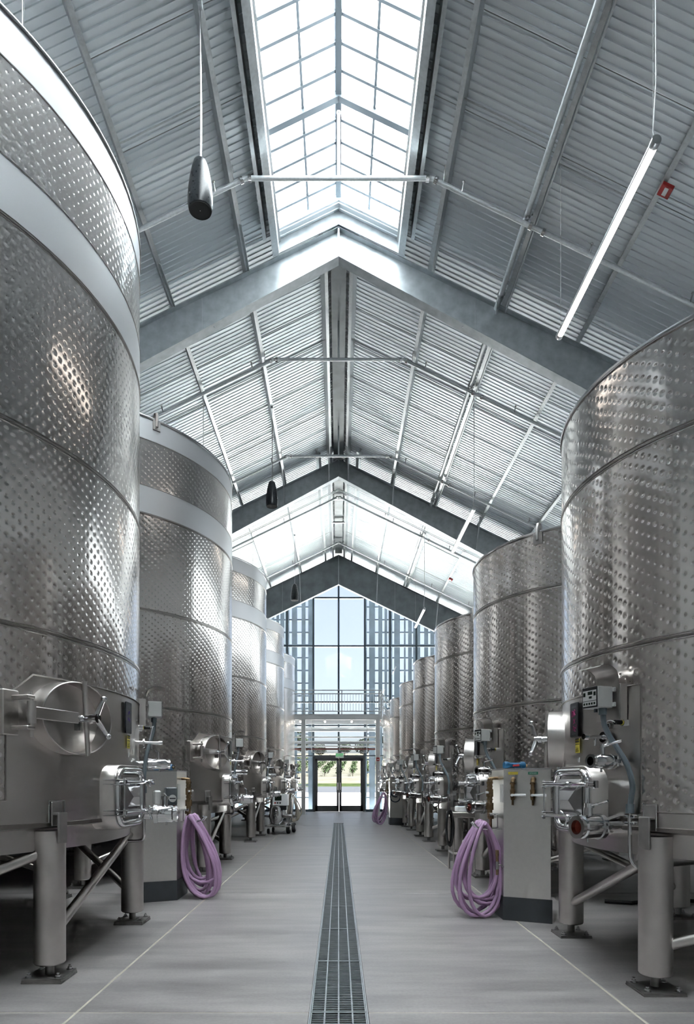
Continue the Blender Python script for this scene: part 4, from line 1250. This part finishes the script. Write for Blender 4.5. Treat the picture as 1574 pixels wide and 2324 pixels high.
# ================================================================== sprinkler lines
def sprinkler(y, label, flat=1.30, off=.10):
    r = thing('sprinkler_line', label, 'pipe', (0, y, 0), 0, 'galvanized sprinkler branch lines')
    zf = lambda x: z_top(x) - off
    rp = .031
    if flat:
        MB().cyl((-flat, 0, zf(flat)), (flat, 0, zf(flat)), rp, 12).build('cross_pipe', M_PIPE, r)
    x0 = flat if flat else 0.0
    for s in (-1, 1):
        MB().cyl((s * x0, 0, zf(x0)), (s * (W - .6), 0, zf(W - .6)), rp, 12).build('sloping_pipe', M_PIPE, r)
        d = Vector((s, 0, -SL)).normalized()
        spots = [Vector((s * (x0 - .06), 0, zf(x0))), Vector((s * (x0 + .06), 0, zf(x0 + .06)))] if flat else [Vector((s * .05, 0, zf(.05)))]
        if s > 0: spots += [Vector((2.68, 0, zf(2.68))), Vector((2.86, 0, zf(2.86)))]
        for i, p in enumerate(spots):
            dd = Vector((1, 0, 0)) if (flat and i == 0) else d
            c = MB().cyl(p - dd * .022, p + dd * .022, rp + .018, 14)
            c.cyl(p - dd * .012 + Vector((0, .05, .02)), p + dd * .012 + Vector((0, .05, .02)), .016, 6)
            c.cyl(p - dd * .012 + Vector((0, -.05, -.02)), p + dd * .012 + Vector((0, -.05, -.02)), .016, 6)
            c.build('coupling', M_BRIGHT, r)
        for x in (1.72, 3.5, 4.9):
            p = Vector((s * x, -.02, zf(x)))
            h = MB().cyl(p, p + Vector((s * .02, -.03, .10)), .012, 8); h.ball(p + Vector((s * .02, -.03, .11)), .02); h.build('sprinkler_head', M_BRIGHT, r)
        p = Vector((s * 1.47, 0, zf(1.47)))
        MB().tube([p + Vector((0, 0, .03)), p + Vector((0, -.12, .16)), p + Vector((0, -.02, .16))], .006, 6).build('pipe_hanger', M_BRIGHT, r)
    if flat:
        MB().cyl((0, 0, zf(flat)), (0, 0, Z_APEX + (.18 if y < 11 else .05)), .02, 10).build('riser', M_PIPE, r)
        MB().ball((0, 0, Z_APEX + (.19 if y < 11 else .06)), .03).build('riser_head', M_BRIGHT, r)
    return r
sprinkler(9.24, 'galvanized sprinkler pipe crossing under the skylight, nearest the camera')
sprinkler(13.2, 'galvanized sprinkler pipe crossing the roof just beyond the pale frame')
sprinkler(17.1, 'galvanized sprinkler pipe crossing just before the dark middle frame')
sprinkler(21.0, 'sprinkler pipe following the roof slope to the apex beyond the middle frame', flat=0)
sprinkler(25.0, 'sprinkler pipe following the roof slope in front of the deep end frame', flat=0)
r = thing('cable_conduit', 'thin double conduit slung across the roof beyond the middle frame', 'conduit', (0, 20.4, 0))
for dz in (0, .09):
    for s in (-1, 1): MB().cyl((0, dz, z_top(0) - .12), (s * 6, dz, z_top(6) - .12), .012, 8).build('conduit_run', M_PIPE, r)
r = thing('sprinkler_main', 'long galvanized pipe running along the second purlin on the right slope', 'pipe')
xm = 2.62
MB().cyl((xm, Y_BACK + .2, z_top(xm) - .02), (xm, Y_FAR - .8, z_top(xm) - .02), .04, 14).build('main_pipe', M_PIPE, r)
MB().cyl((xm + .15, Y_BACK + .2, z_top(xm + .15) - .015), (xm + .15, Y_FAR - .8, z_top(xm + .15) - .015), .014, 8).build('conduit_run', M_PIPE, r)
for y in (9.24, 13.2, 17.1, 21.0, 25.0, 10.75, 18.5):
    c = MB().cyl((xm, y - .1, z_top(xm) - .02), (xm, y - .06, z_top(xm) - .02), .058, 14)
    c.box((xm + .05, y - .08, z_top(xm) - .02), (.08, .03, .03)); c.build('coupling', M_BRIGHT, r)
for y in (10.75, 18.55):
    MB().tube([(xm - .04, y, z_top(xm) - .09), (xm - .02, y + .18, z_top(xm) - .16), (xm + .02, y + .2, z_top(xm) - .05), (xm + .06, y, z_top(xm) + .0)], .01, 6).build('pipe_hanger', M_GALV, r)
# fire alarm strobes on the third purlin
for i, y in enumerate((8.05, 23.5)):
    x = 3.99
    r = thing('alarm_strobe', ['red alarm strobe on the right-hand purlin near the long lamp', 'small red alarm strobe on the far right-hand purlin'][i], 'alarm', (x, y, z_top(x) - .01), 0, 'red alarm strobes')
    MB().cbox((0, 0, -.02), (.15, .15, .05), .006, Matrix.Rotation(math.atan(SL), 4, 'Y')).build('strobe_body', M_RED, r, smooth=0)
    b = MB().box((.0, -.01, -.05), (.05, .09, .02), Matrix.Rotation(math.atan(SL), 4, 'Y')); b.build('strobe_lens', M_WHITE, r, smooth=0)

# ================================================================== pendant speakers and lamps
for i, y in enumerate((7.17, 14.87, 22.57)):
    x = -1.5; zb_s = 7.42
    r = thing('pendant_speaker', 'black pendant speaker hanging %s' % ['below the near left purlin, largest of the three', 'in front of the dark middle frame', 'small in front of the deep end frame'][i], 'speaker', (x, y, zb_s), 0, 'black pendant speakers')
    prof = [(.105, .0), (.125, .01), (.134, .06), (.135, .14), (.128, .24), (.112, .36), (.092, .46), (.07, .535), (.045, .565), (.001, .575)]
    if i == 0: prof = [(a, b * .98) for a, b in prof]
    MB().lathe(prof, 40).build('speaker_body', M_SPK, r, smooth=50)
    MB().lathe([(.105, .0), (.12, -.004), (.118, .002), (.001, .002)], 40).build('speaker_grille', M_GRILL, r)
    MB().ball((0, 0, -.001), .006).build('grille_badge', M_BRIGHT, r)
    zt_ = z_top(x) + .02 - zb_s
    MB().tube([(0, 0, .57), (.004, 0, zt_ * .5), (-.002, 0, zt_)], .006, 6).build('suspension_cable', M_BRIGHT, r)
    MB().tube([(.012, 0, .57), (.016, .0, zt_ * .4), (.004, 0, zt_ - .1), (-.02, .05, zt_)], .004, 6).build('audio_cable', M_BLACK if i else M_BRIGHT, r)
    MB().cbox((0.0, 0, zt_ - .02), (.05, .06, .09), .006).build('ceiling_clamp', M_GALV, r)
lamps = []
for sx, side in ((1, 'right'), (-1, 'left')):
    for i, y in enumerate((5.66, 13.26, 20.95)):
        x = 2.72; z = 6.72; Ln = 2.5
        r = thing('linear_lamp', ['slim lit linear pendant lamp, nearest on the %s' % side, 'slim lit linear pendant lamp in front of the middle frame on the %s' % side, 'slim lit linear pendant lamp in front of the end frame on the %s' % side][i], 'lamp', (sx * x, y, z), 0, 'linear pendant lamps')
        RX = Matrix.Rotation(rad(-90), 4, 'X')
        hs = MB().lathe([(.04, 0), (.04, Ln)], 20, RX, rad(150), rad(390))
        hs.box((0, Ln / 2, .008), (.05, Ln, .01)); hs.build('housing', M_ALU, r, smooth=60)
        MB().lathe([(.0385, .05), (.0385, Ln - .05)], 14, RX, rad(30), rad(150)).build('diffuser', M_LED, r, smooth=60, fix=False)
        for yy in (0, Ln):
            MB().lathe([(.001, -.01), (.04, -.008), (.043, 0), (.043, .05), (.04, .055), (.001, .055)], 20, Matrix.Translation((0, yy - (.0 if yy == 0 else .045), 0)) @ RX).build('end_cap', M_ALU, r)
        zt_ = z_top(x) - z
        MB().tube([(0, .02, .03), (-.02, .02, .09), (.005, .02, .5), (0, .02, zt_)], .006, 6).build('power_cord', M_WHITE, r)
        for yy in (.06, Ln - .06): MB().cyl((0, yy, .03), (0, yy, zt_), .0022, 5).build('suspension_wire', M_GREYP, r)
# ================================================================== gallery platform by the far wall
PY0, PY1 = 24.9, 27.0
PXL, PXR = -1.88, 1.62
PZ = 3.78
pf = thing('gallery_platform', 'grey steel gallery platform with railing in front of the far glazing', 'platform')
MB().box(((PXL + PXR) / 2, PY0, PZ - .10), (PXR - PXL, .02, .20)).build('fascia_beam', M_PLAT, pf, smooth=0)
MB().box(((PXL + PXR) / 2, PY1, PZ - .10), (PXR - PXL, .02, .20)).build('fascia_beam', M_PLAT, pf, smooth=0)
fl_ = MB()
for s_ in (PZ - .005, PZ - .2): fl_.box(((PXL + PXR) / 2, PY0 + .04, s_), (PXR - PXL, .1, .012))
fl_.build('beam_flange', M_PLAT, pf, smooth=0)
MB().box(((PXL + PXR) / 2, (PY0 + PY1) / 2, PZ - .01), (PXR - PXL, PY1 - PY0, .02)).build('platform_deck', M_PLAT, pf, smooth=0)
for x in (-1.33, 1.48):
    c = MB().cbox((x, PY0 + .08, (PZ - .2) / 2), (.16, .16, PZ - .2), .01).build('platform_column', M_PLAT, pf, smooth=0)
    MB().box((x, PY0 + .08, .01), (.32, .3, .02)).build('base_plate', M_GALV, c, smooth=0)
    for qx in (-1, 1): MB().cyl((x + qx * .13, PY0 - .02, .02), (x + qx * .13, PY0 - .02, .06), .012, 6).build('bolt', M_GALV, c)
rz = PZ + .90
for z_ in (rz, rz - .13, PZ + .11):
    MB().cyl((PXL, PY0, z_), (PXR, PY0, z_), .02, 8).build('rail', M_PLAT, pf)
    MB().cyl((PXR, PY0, z_), (PXR, PY0 + .6, z_), .02, 8).build('rail', M_PLAT, pf)
mb_ = MB().cyl((0, 0, PZ + .11), (0, 0, rz - .13), .0075, 6).mesh('baluster', M_PLAT)
nb_ = 32
for i in range(nb_ + 1):
    o = link('baluster', mb_, pf); o.location = (PXL + (PXR - PXL) * i / nb_ + .02, PY0, 0)
for x in (-1.30, .12, PXR - .1, PXR, PXL):
    MB().box((x, PY0, PZ + .35), (.035, .035, 1.1)).build('rail_post', M_PLAT, pf, smooth=0)
for yy in (PY0 + .3, PY0 + .6): MB().box((PXR, yy, PZ + .40), (.035, .035, 1.0)).build('rail_post', M_PLAT, pf, smooth=0)
for x in (-1.45, -.52, .50, 1.42):
    t = thing('gallery_lamp', 'small lit strip lamp under the gallery, %s from the left' % ORD[(-1.45, -.52, .50, 1.42).index(x)], 'lamp', (x, PY0 + .3, PZ - .24), 0, 'strip lamps under the gallery')
    MB().box((0, 0, 0.01), (.07, .5, .03)).build('lamp_body', M_WHITE, t, smooth=0)
    MB().box((0, 0, -.02), (.05, .48, .03)).build('lamp_tube', M_LED, t, smooth=0)
# services slung under the gallery
def long_pipe(name, label, z, y, r, mat, cat='pipe', xl=-1.9, xr=1.42):
    o = MB().cyl((xl, y, z), (xr, y, z), r, 14).build(name, mat)
    tag(o, label, cat, 'service pipes under the gallery'); return o
M_INSUL = pm('pipe jacket', (0.50, 0.54, 0.57), .4, .3)
M_RUST = pm('red oxide steel', (0.16, 0.055, 0.045), .6)
long_pipe('service_pipe', 'thick jacketed pipe hung highest under the gallery', 3.26, 25.6, .085, M_INSUL)
long_pipe('service_pipe', 'jacketed pipe in the middle of the pipe rack under the gallery', 2.74, 25.4, .065, M_INSUL)
long_pipe('service_pipe', 'thin galvanized pipe above the middle jacketed pipe', 2.94, 25.3, .025, M_PIPE)
long_pipe('service_pipe', 'thin galvanized pipe directly below the middle jacketed pipe', 2.60, 25.5, .03, M_PIPE)
o = MB().box((-.24, 25.45, 2.49), (3.3, .05, .07)).build('rack_beam', M_RUST, None, smooth=0)
tag(o, 'dark red steel beam running under the gallery pipes', 'beam')
for i, x in enumerate((-1.03, 1.08)):
    o = thing('hanger_rod', '%s threaded hanger rod of the trapeze under the gallery' % ('left', 'right')[i], 'rod', (x, 25.2, 0), 0, 'trapeze hanger rods')
    MB().cyl((0, 0, 2.36), (0, 0, PZ - .2), .012, 8).build('rod', M_GALV, o)
    for z_ in (3.18, 2.66, 2.40): MB().cbox((0, 0, z_), (.05, .05, .05), .006).build('clevis', M_GALV, o, smooth=0)
o = MB().cyl((-1.05, 25.2, 2.36), (1.10, 25.2, 2.36), .012, 8).build('trapeze_bar', M_GALV); tag(o, 'thin lowest trapeze bar above the exit sign', 'rod')
# exit sign
ex = thing('exit_sign', 'white hanging EXIT sign with green letters above the glass door', 'sign', (.04, 25.0, 2.235))
MB().cbox((0, 0, 0), (.31, .05, .19), .006).build('sign_box', M_WHITE, ex, smooth=0)
MB().cyl((0, 0, .09), (0, 0, .75), .016, 8).build('sign_stem', M_GALV, ex)
MB().cyl((0, 0, .09), (0, 0, .17), .07, 14, r2=.05).build('sign_canopy', M_DGREY, ex)
link('lettering', text_mesh('EXIT', .135, M_EXIT, .002), ex, Matrix.Translation((0, -.028, 0)) @ Matrix.Rotation(rad(90), 4, 'X'))
o = thing('fire_alarm_pull', 'small red fire alarm box on the right gallery column', 'alarm', (1.48, PY0 - .025, 2.08))
MB().cbox((0, 0, 0), (.13, .05, .13), .006).build('alarm_body', M_RED, o, smooth=0)
MB().box((0, -.03, -.01), (.07, .012, .03)).build('pull_bar', M_WHITE, o, smooth=0)
# stair down from the platform
st = thing('gallery_stair', 'steel stair with sloping handrails dropping to the right of the gallery', 'stair')
run, n_t = 3.3, 18
SY = 25.55
for yy in (SY, SY + .86):
    MB().prism([(PXR, PZ - .25), (PXR + run, 0.0), (PXR + run + .25, 0.0), (PXR + .05, PZ)], yy - .01, yy + .01, 'y').build('stringer', M_PLAT, st, smooth=0)
    for dz in (.92, .5):
        MB().cyl((PXR, yy, PZ + dz), (PXR + run, yy, dz), .02, 8).build('handrail', M_PLAT, st)
    for q in range(5):
        x = PXR + .1 + run * q / 5; z_ = PZ - PZ * (x - PXR) / run
        MB().box((x, yy, z_ + .45), (.035, .035, .95)).build('rail_post', M_PLAT, st, smooth=0)
tm = MB().box((0, 0, 0), (.26, .84, .035)).mesh('tread', M_RUST, smooth=0)
for q in range(n_t):
    o = link('tread', tm, st); o.location = (PXR + .12 + run * q / n_t, SY + .43, PZ - PZ * (q + .5) / n_t - .05)

# ================================================================== pump cart
pc = thing('pump_cart', 'wheeled lobe pump cart with white control panel beside the third left tank', 'pump', (-1.42, 15.7, 0), rad(-6))
b = MB().cbox((0, .15, .20), (.46, .9, .05), .015); b.build('chassis', M_BRIGHT, pc)
b = MB().tube([(-.22, -.30, .185), (.22, -.30, .185), (.28, -.2, .185), (.28, .4, .185), (-.28, .4, .185), (-.28, -.2, .185)], .018, 8, closed=True); b.build('frame_rail', M_CHROME, pc)
for x, y in ((.24, -.05), (.30, .35)):
    w = MB().lathe([(.05, -.035), (.10, -.04), (.118, -.03), (.122, 0), (.118, .03), (.10, .04), (.05, .035)], 26, Matrix.Translation((x, y, .122)) @ Matrix.Rotation(rad(90), 4, 'Y')).build('wheel', M_RUBBER, pc)
    MB().lathe([(.001, -.03), (.06, -.03), (.06, .042), (.02, .05), (.001, .05)], 18, Matrix.Translation((x, y, .122)) @ Matrix.Rotation(rad(90), 4, 'Y')).build('wheel_hub', M_BRIGHT, w)
for x in (-.22,):
    for y in (-.15, .42):
        w = MB().lathe([(.02, -.02), (.06, -.022), (.065, 0), (.06, .022), (.02, .02)], 18, Matrix.Translation((x, y, .065)) @ Matrix.Rotation(rad(90), 4, 'Y')).build('caster', M_RUBBER, pc)
RY = Matrix.Translation((-.03, -.20, .44)) @ Matrix.Rotation(rad(90), 4, 'X')
hd_ = MB().lathe([(.001, .075), (.13, .072), (.155, .06), (.165, .03), (.165, -.08), (.12, -.10), (.001, -.10)], 36, RY @ Matrix.Diagonal((1, 1.42, 1, 1))).build('pump_head', M_CHROME, pc)
for dz in (-.075, .085): MB().lathe([(.001, .105), (.04, .1), (.05, .07), (.05, .06)], 18, Matrix.Translation((-.03, -.20, .44 + dz)) @ Matrix.Rotation(rad(90), 4, 'X')).build('lobe_cover', M_BRIGHT, hd_)
MB().cyl((.0, -.15, .42), (.34, -.15, .42), .045, 18).build('outlet_pipe', M_CHROME, pc)
MB().cyl((-.36, -.15, .42), (-.1, -.15, .42), .03, 14).build('inlet_pipe', M_CHROME, pc)
MB().cyl((-.03, -.1, .44), (-.03, .45, .44), .13, 20).build('motor', M_BLACK, pc)
pb = MB().cbox((.05, -.02, .80), (.36, .22, .27), .012).build('control_panel', M_WHITE, pc, smooth=0)
MB().box((.01, -.134, .845), (.16, .008, .12)).build('panel_screen', M_LCD, pb, smooth=0)
for x, m_ in ((-.06, M_RED), (.0, M_BLACK), (.06, M_BLACK)): MB().cyl((x, -.13, .73), (x, -.155, .73), .02, 10).build('panel_button', m_, pb)
MB().cbox((.05, .0, .61), (.3, .2, .1), .01).build('panel_stand', M_BLACK, pc, smooth=0)
for x in (.20, .26): MB().tube([(x + .12, .35, .94), (x + .06, .3, .9), (x, .2, .2)], .013, 8).build('push_handle', M_BRIGHT, pc)
MB().cyl((-.2, -.02, .2), (-.2, -.02, .7), .02, 10).build('riser_post', M_BRIGHT, pc)

# small steel trolley with a hanging cable between the second and third right tanks
tb = thing('steel_trolley', 'small stainless trolley holding a black cable between the second and third right tanks', 'trolley', (1.70, 9.15, 0))
MB().cbox((0, 0, .775), (.34, .46, .07), .006).build('tray', M_LEG, tb, smooth=0)
for x in (-.14, .14):
    for y in (-.19, .19): MB().cyl((x, y, 0), (x, y, .75), .014, 8).build('trolley_leg', M_LEG, tb)
MB().cbox((0, 0, .25), (.30, .42, .03), .004).build('lower_shelf', M_LEG, tb, smooth=0)
ins = thing('meter_box', 'white instrument case on the small steel trolley', 'instrument', (1.70, 9.08, .811))
MB().cbox((0, 0, .04), (.18, .2, .08), .012).build('meter_case', M_WHITE, ins, smooth=0)
MB().box((-.03, -.06, .083), (.07, .05, .006)).build('meter_key', M_BLUE, ins, smooth=0)
cb2 = thing('power_cable', 'black power cable hanging in loops from the small steel trolley', 'cable', (1.50, 8.95, 0))
pts = []
for k in range(7):
    for i in range(16):
        a = 2 * PI * i / 16
        pts.append((.045 * math.sin(a) * (1 + .3 * math.sin(k)), -.06 + .018 * k + .01 * math.sin(a), .60 + (.22 + .03 * math.cos(k * 2)) * math.cos(a)))
MB().tube(pts, .008, 6).build('cable_loops', M_BLACK, cb2)

bh = thing('floor_hose', 'black hose lying on the floor under the nearest right-hand tank', 'hose')
_p = [Vector((2.45, 6.75, .022)), Vector((2.9, 6.55, .022)), Vector((3.4, 6.75, .022)), Vector((3.9, 6.45, .022)), Vector((4.6, 6.7, .022)), Vector((5.2, 6.2, .022))]
MB().tube([_p[0].lerp(_p[1], .5)] + [(_p[i] * (1 - t) ** 2 * .5 + _p[i] * .5 * (1 - t * t) + _p[i + 1] * .5 * t * t + _p[i + 1] * .5 * (1 - (1 - t) ** 2)) for i in range(1, 5) for t in (0, .25, .5, .75)], .02, 8).build('hose_run', M_RUBBER, bh)
# ================================================================== outside
# slatted screens beyond the glass
YS = 28.6
def px(u): return (u - 768) * YS / 1500.0
for s, label, bds in ((1, 'slatted board screen outside the right half of the far glazing', [(827, 832), (837, 850.5), (858, 867), (872, 878), (881, 889.6), (894, 907), (916, 920), (925.5, 934), (937, 953), (962, 971), (976, 985), (992, 1004), (1010, 1016), (1024, 1040), (1046, 1056), (1062, 1078), (1086, 1096)]),
                      (-1, 'slatted board screen outside the left half of the far glazing', [(699, 711), (684, 693), (662, 674), (647, 656), (636, 645), (627, 633), (617, 622), (602, 611), (586, 597), (574, 580), (556, 568), (540, 550), (524, 534), (506, 518), (480, 500), (456, 472)])):
    sc_ = thing('board_screen', label, 'screen', (0, YS, 0))
    for a, b in bds:
        x0, x1 = px(a), px(b); xm_ = (x0 + x1) / 2; top = 10.9 - .487 * abs(xm_)
        MB().box((xm_, 0, top / 2), (abs(x1 - x0), .03, top)).build('board', M_SLAT, sc_, smooth=0)
    xa, xb = min(px(a) for a, b in bds), max(px(b) for a, b in bds)
    z_ = .55
    while z_ < 10.2:
        xo = (10.9 - z_ - .05) / .487
        l, r_ = max(xa, -xo), min(xb, xo)
        if r_ - l > .2: MB().box(((l + r_) / 2, .035, z_), (r_ - l, .04, .07)).build('rail', M_SLAT, sc_, smooth=0)
        z_ += .55
M_APRON = pm('pale concrete apron', (0.72, 0.71, 0.69), .8, noise=.04, nscale=.6, spec=0.0)
M_ROAD = pm('grey road', (0.0221, 0.0234, 0.0263), .85, noise=.05, nscale=.5, spec=0.0)
M_GRASS = pm('roadside grass', (0.0119, 0.0161, 0.0068), .9, noise=.35, nscale=1.5, spec=0.0)
M_DRY = pm('dry grass slope', (0.0391, 0.0365, 0.0298), .9, noise=.2, nscale=.5, spec=0.0)
M_VSOIL = pm('vineyard soil', (0.0340, 0.0331, 0.0272), .9, noise=.25, nscale=.7, spec=0.0)
M_LEAF = pm('vine leaves', (0.022, 0.031, 0.016), .65, noise=.4, nscale=2, spec=0.0)
M_TREE = pm('tree leaves', (0.020, 0.026, 0.018), .7, noise=.4, nscale=.8, spec=0.0)
M_BARK = pm('bark', (0.12, 0.09, 0.07), .9)
PROF = [(Y_FAR - .2, -.02), (30, -.02), (50, .42), (62, .81), (66, 1.09), (80, 1.91), (150, 6.4), (185, 9.2), (260, 12.5)]
def gz(y):
    for (a, za), (b, zb_) in zip(PROF, PROF[1:]):
        if y <= b: return za + (zb_ - za) * (y - a) / (b - a)
    return PROF[-1][1]
gd = sempty('ground', 'sunlit apron, road and dry hillside outside the far wall')
for i, (nm, m_) in enumerate((('apron', M_APRON), ('apron', M_APRON), ('road', M_ROAD), ('verge', M_GRASS), ('dry_slope', M_DRY), ('vineyard_soil', M_VSOIL), ('hillside', M_DRY), ('hillside', M_DRY))):
    (a, za), (b, zb_) = PROF[i], PROF[i + 1]
    k = 18; v = []; f = []
    for j in range(k + 1):
        x = -140 + 280 * j / k
        sk_ = .035 * x if i in (2, 3) else 0
        v += [(x, a + (0 if i in (0, 1) else .06 * x if i in (3, 4) else 0), za), (x, b + (.06 * x if i in (2, 3) else 0), zb_)]
    for j in range(k): f.append((2 * j, 2 * j + 2, 2 * j + 3, 2 * j + 1))
    MB().add(v, f).build(nm, m_, gd, smooth=0, fix=False)
MB().box((0, -30, -.4), (280, 114, .5)).build('surrounding_soil', M_DRY, gd, smooth=0)
rnd = random.Random(4)
def leaf_cloud(n, fn, size):
    m = MB()
    for _ in range(n):
        p = Vector(fn()); a = rnd.uniform(0, 6.28); e = rnd.uniform(-.9, .9); s_ = size * rnd.uniform(.6, 1.4)
        u = Vector((math.cos(a), math.sin(a), e)).normalized() * s_
        w = Vector((-math.sin(a) * .5, math.cos(a) * .5, rnd.uniform(.3, 1))).normalized() * s_
        m.add([p - u - w, p + u - w, p + u + w, p - u + w], [(0, 1, 2, 3)])
    return m
for k in range(17):
    x0 = -13.6 + 1.7 * k
    root = thing('vine_row', 'green vine row on the slope beyond the road, %s from the left' % ORD[k], 'vines', (0, 0, 0), 0, 'vine rows on the slope')
    def pt():
        t = rnd.random() ** 1.3; y = 80 + 66 * t
        return (x0 * (1 + .12 * t) + 2.0 * t + rnd.gauss(0, .17), y, gz(y) + .35 + rnd.uniform(0, .8))
    leaf_cloud(1500, pt, .055).build('foliage', M_LEAF, root, smooth=0, fix=False)
    sm = MB()
    for q in range(8):
        y = 80 + q * 8; t = (y - 80) / 66
        sm.box((x0 * (1 + .12 * t) + 2.0 * t, y, gz(y) + .4), (.07, .07, .9))
    sm.build('trunks', M_BARK, root, smooth=0)
tx = [(-15, 158, 4.2), (-9.5, 172, 5.0), (-4.5, 160, 3.2), (1.5, 166, 3.4), (6.0, 158, 4.4), (11, 170, 5.0), (17, 160, 4.4), (-22, 165, 5.5), (24, 168, 5.5), (-28, 150, 5), (31, 158, 5), (-12.5, 190, 6.5), (8.5, 196, 4.5)]
for k, (x, y, h) in enumerate(tx):
    root = thing('tree', 'round leafy tree on the hillside, %s of those beyond the vines' % ORD[k], 'tree', (x, y, gz(y)), 0, 'trees on the hillside')
    def pt():
        a = rnd.uniform(0, 6.28); q = rnd.random() ** .4; c = rnd.uniform(-1, 1)
        rr = h * .42 * q
        return (rr * math.sqrt(1 - c * c) * math.cos(a) * 1.25, rr * math.sqrt(1 - c * c) * math.sin(a), h * .62 + rr * c)
    leaf_cloud(1100, pt, h * .028).build('crown', M_TREE, root, smooth=0, fix=False)
    MB().cyl((0, 0, -.3), (0, 0, h * .6), h * .035, 7).build('trunk', M_BARK, root)
bn = thing('barn', 'small white building at the edge of the vineyard', 'building', (9.6, 150, gz(150)))
MB().box((0, 0, 1.2), (5, 4, 2.4)).build('barn_wall', M_WHITE, bn, smooth=0)
MB().prism([(-2.7, 2.4), (2.7, 2.4), (0, 3.6)], -2.2, 2.2, 'y').build('barn_roof', M_GALV, bn, smooth=0)
MB().box((-.8, -2.02, 1.0), (1.1, .06, 2.0)).build('barn_door', M_DGREY, bn, smooth=0)
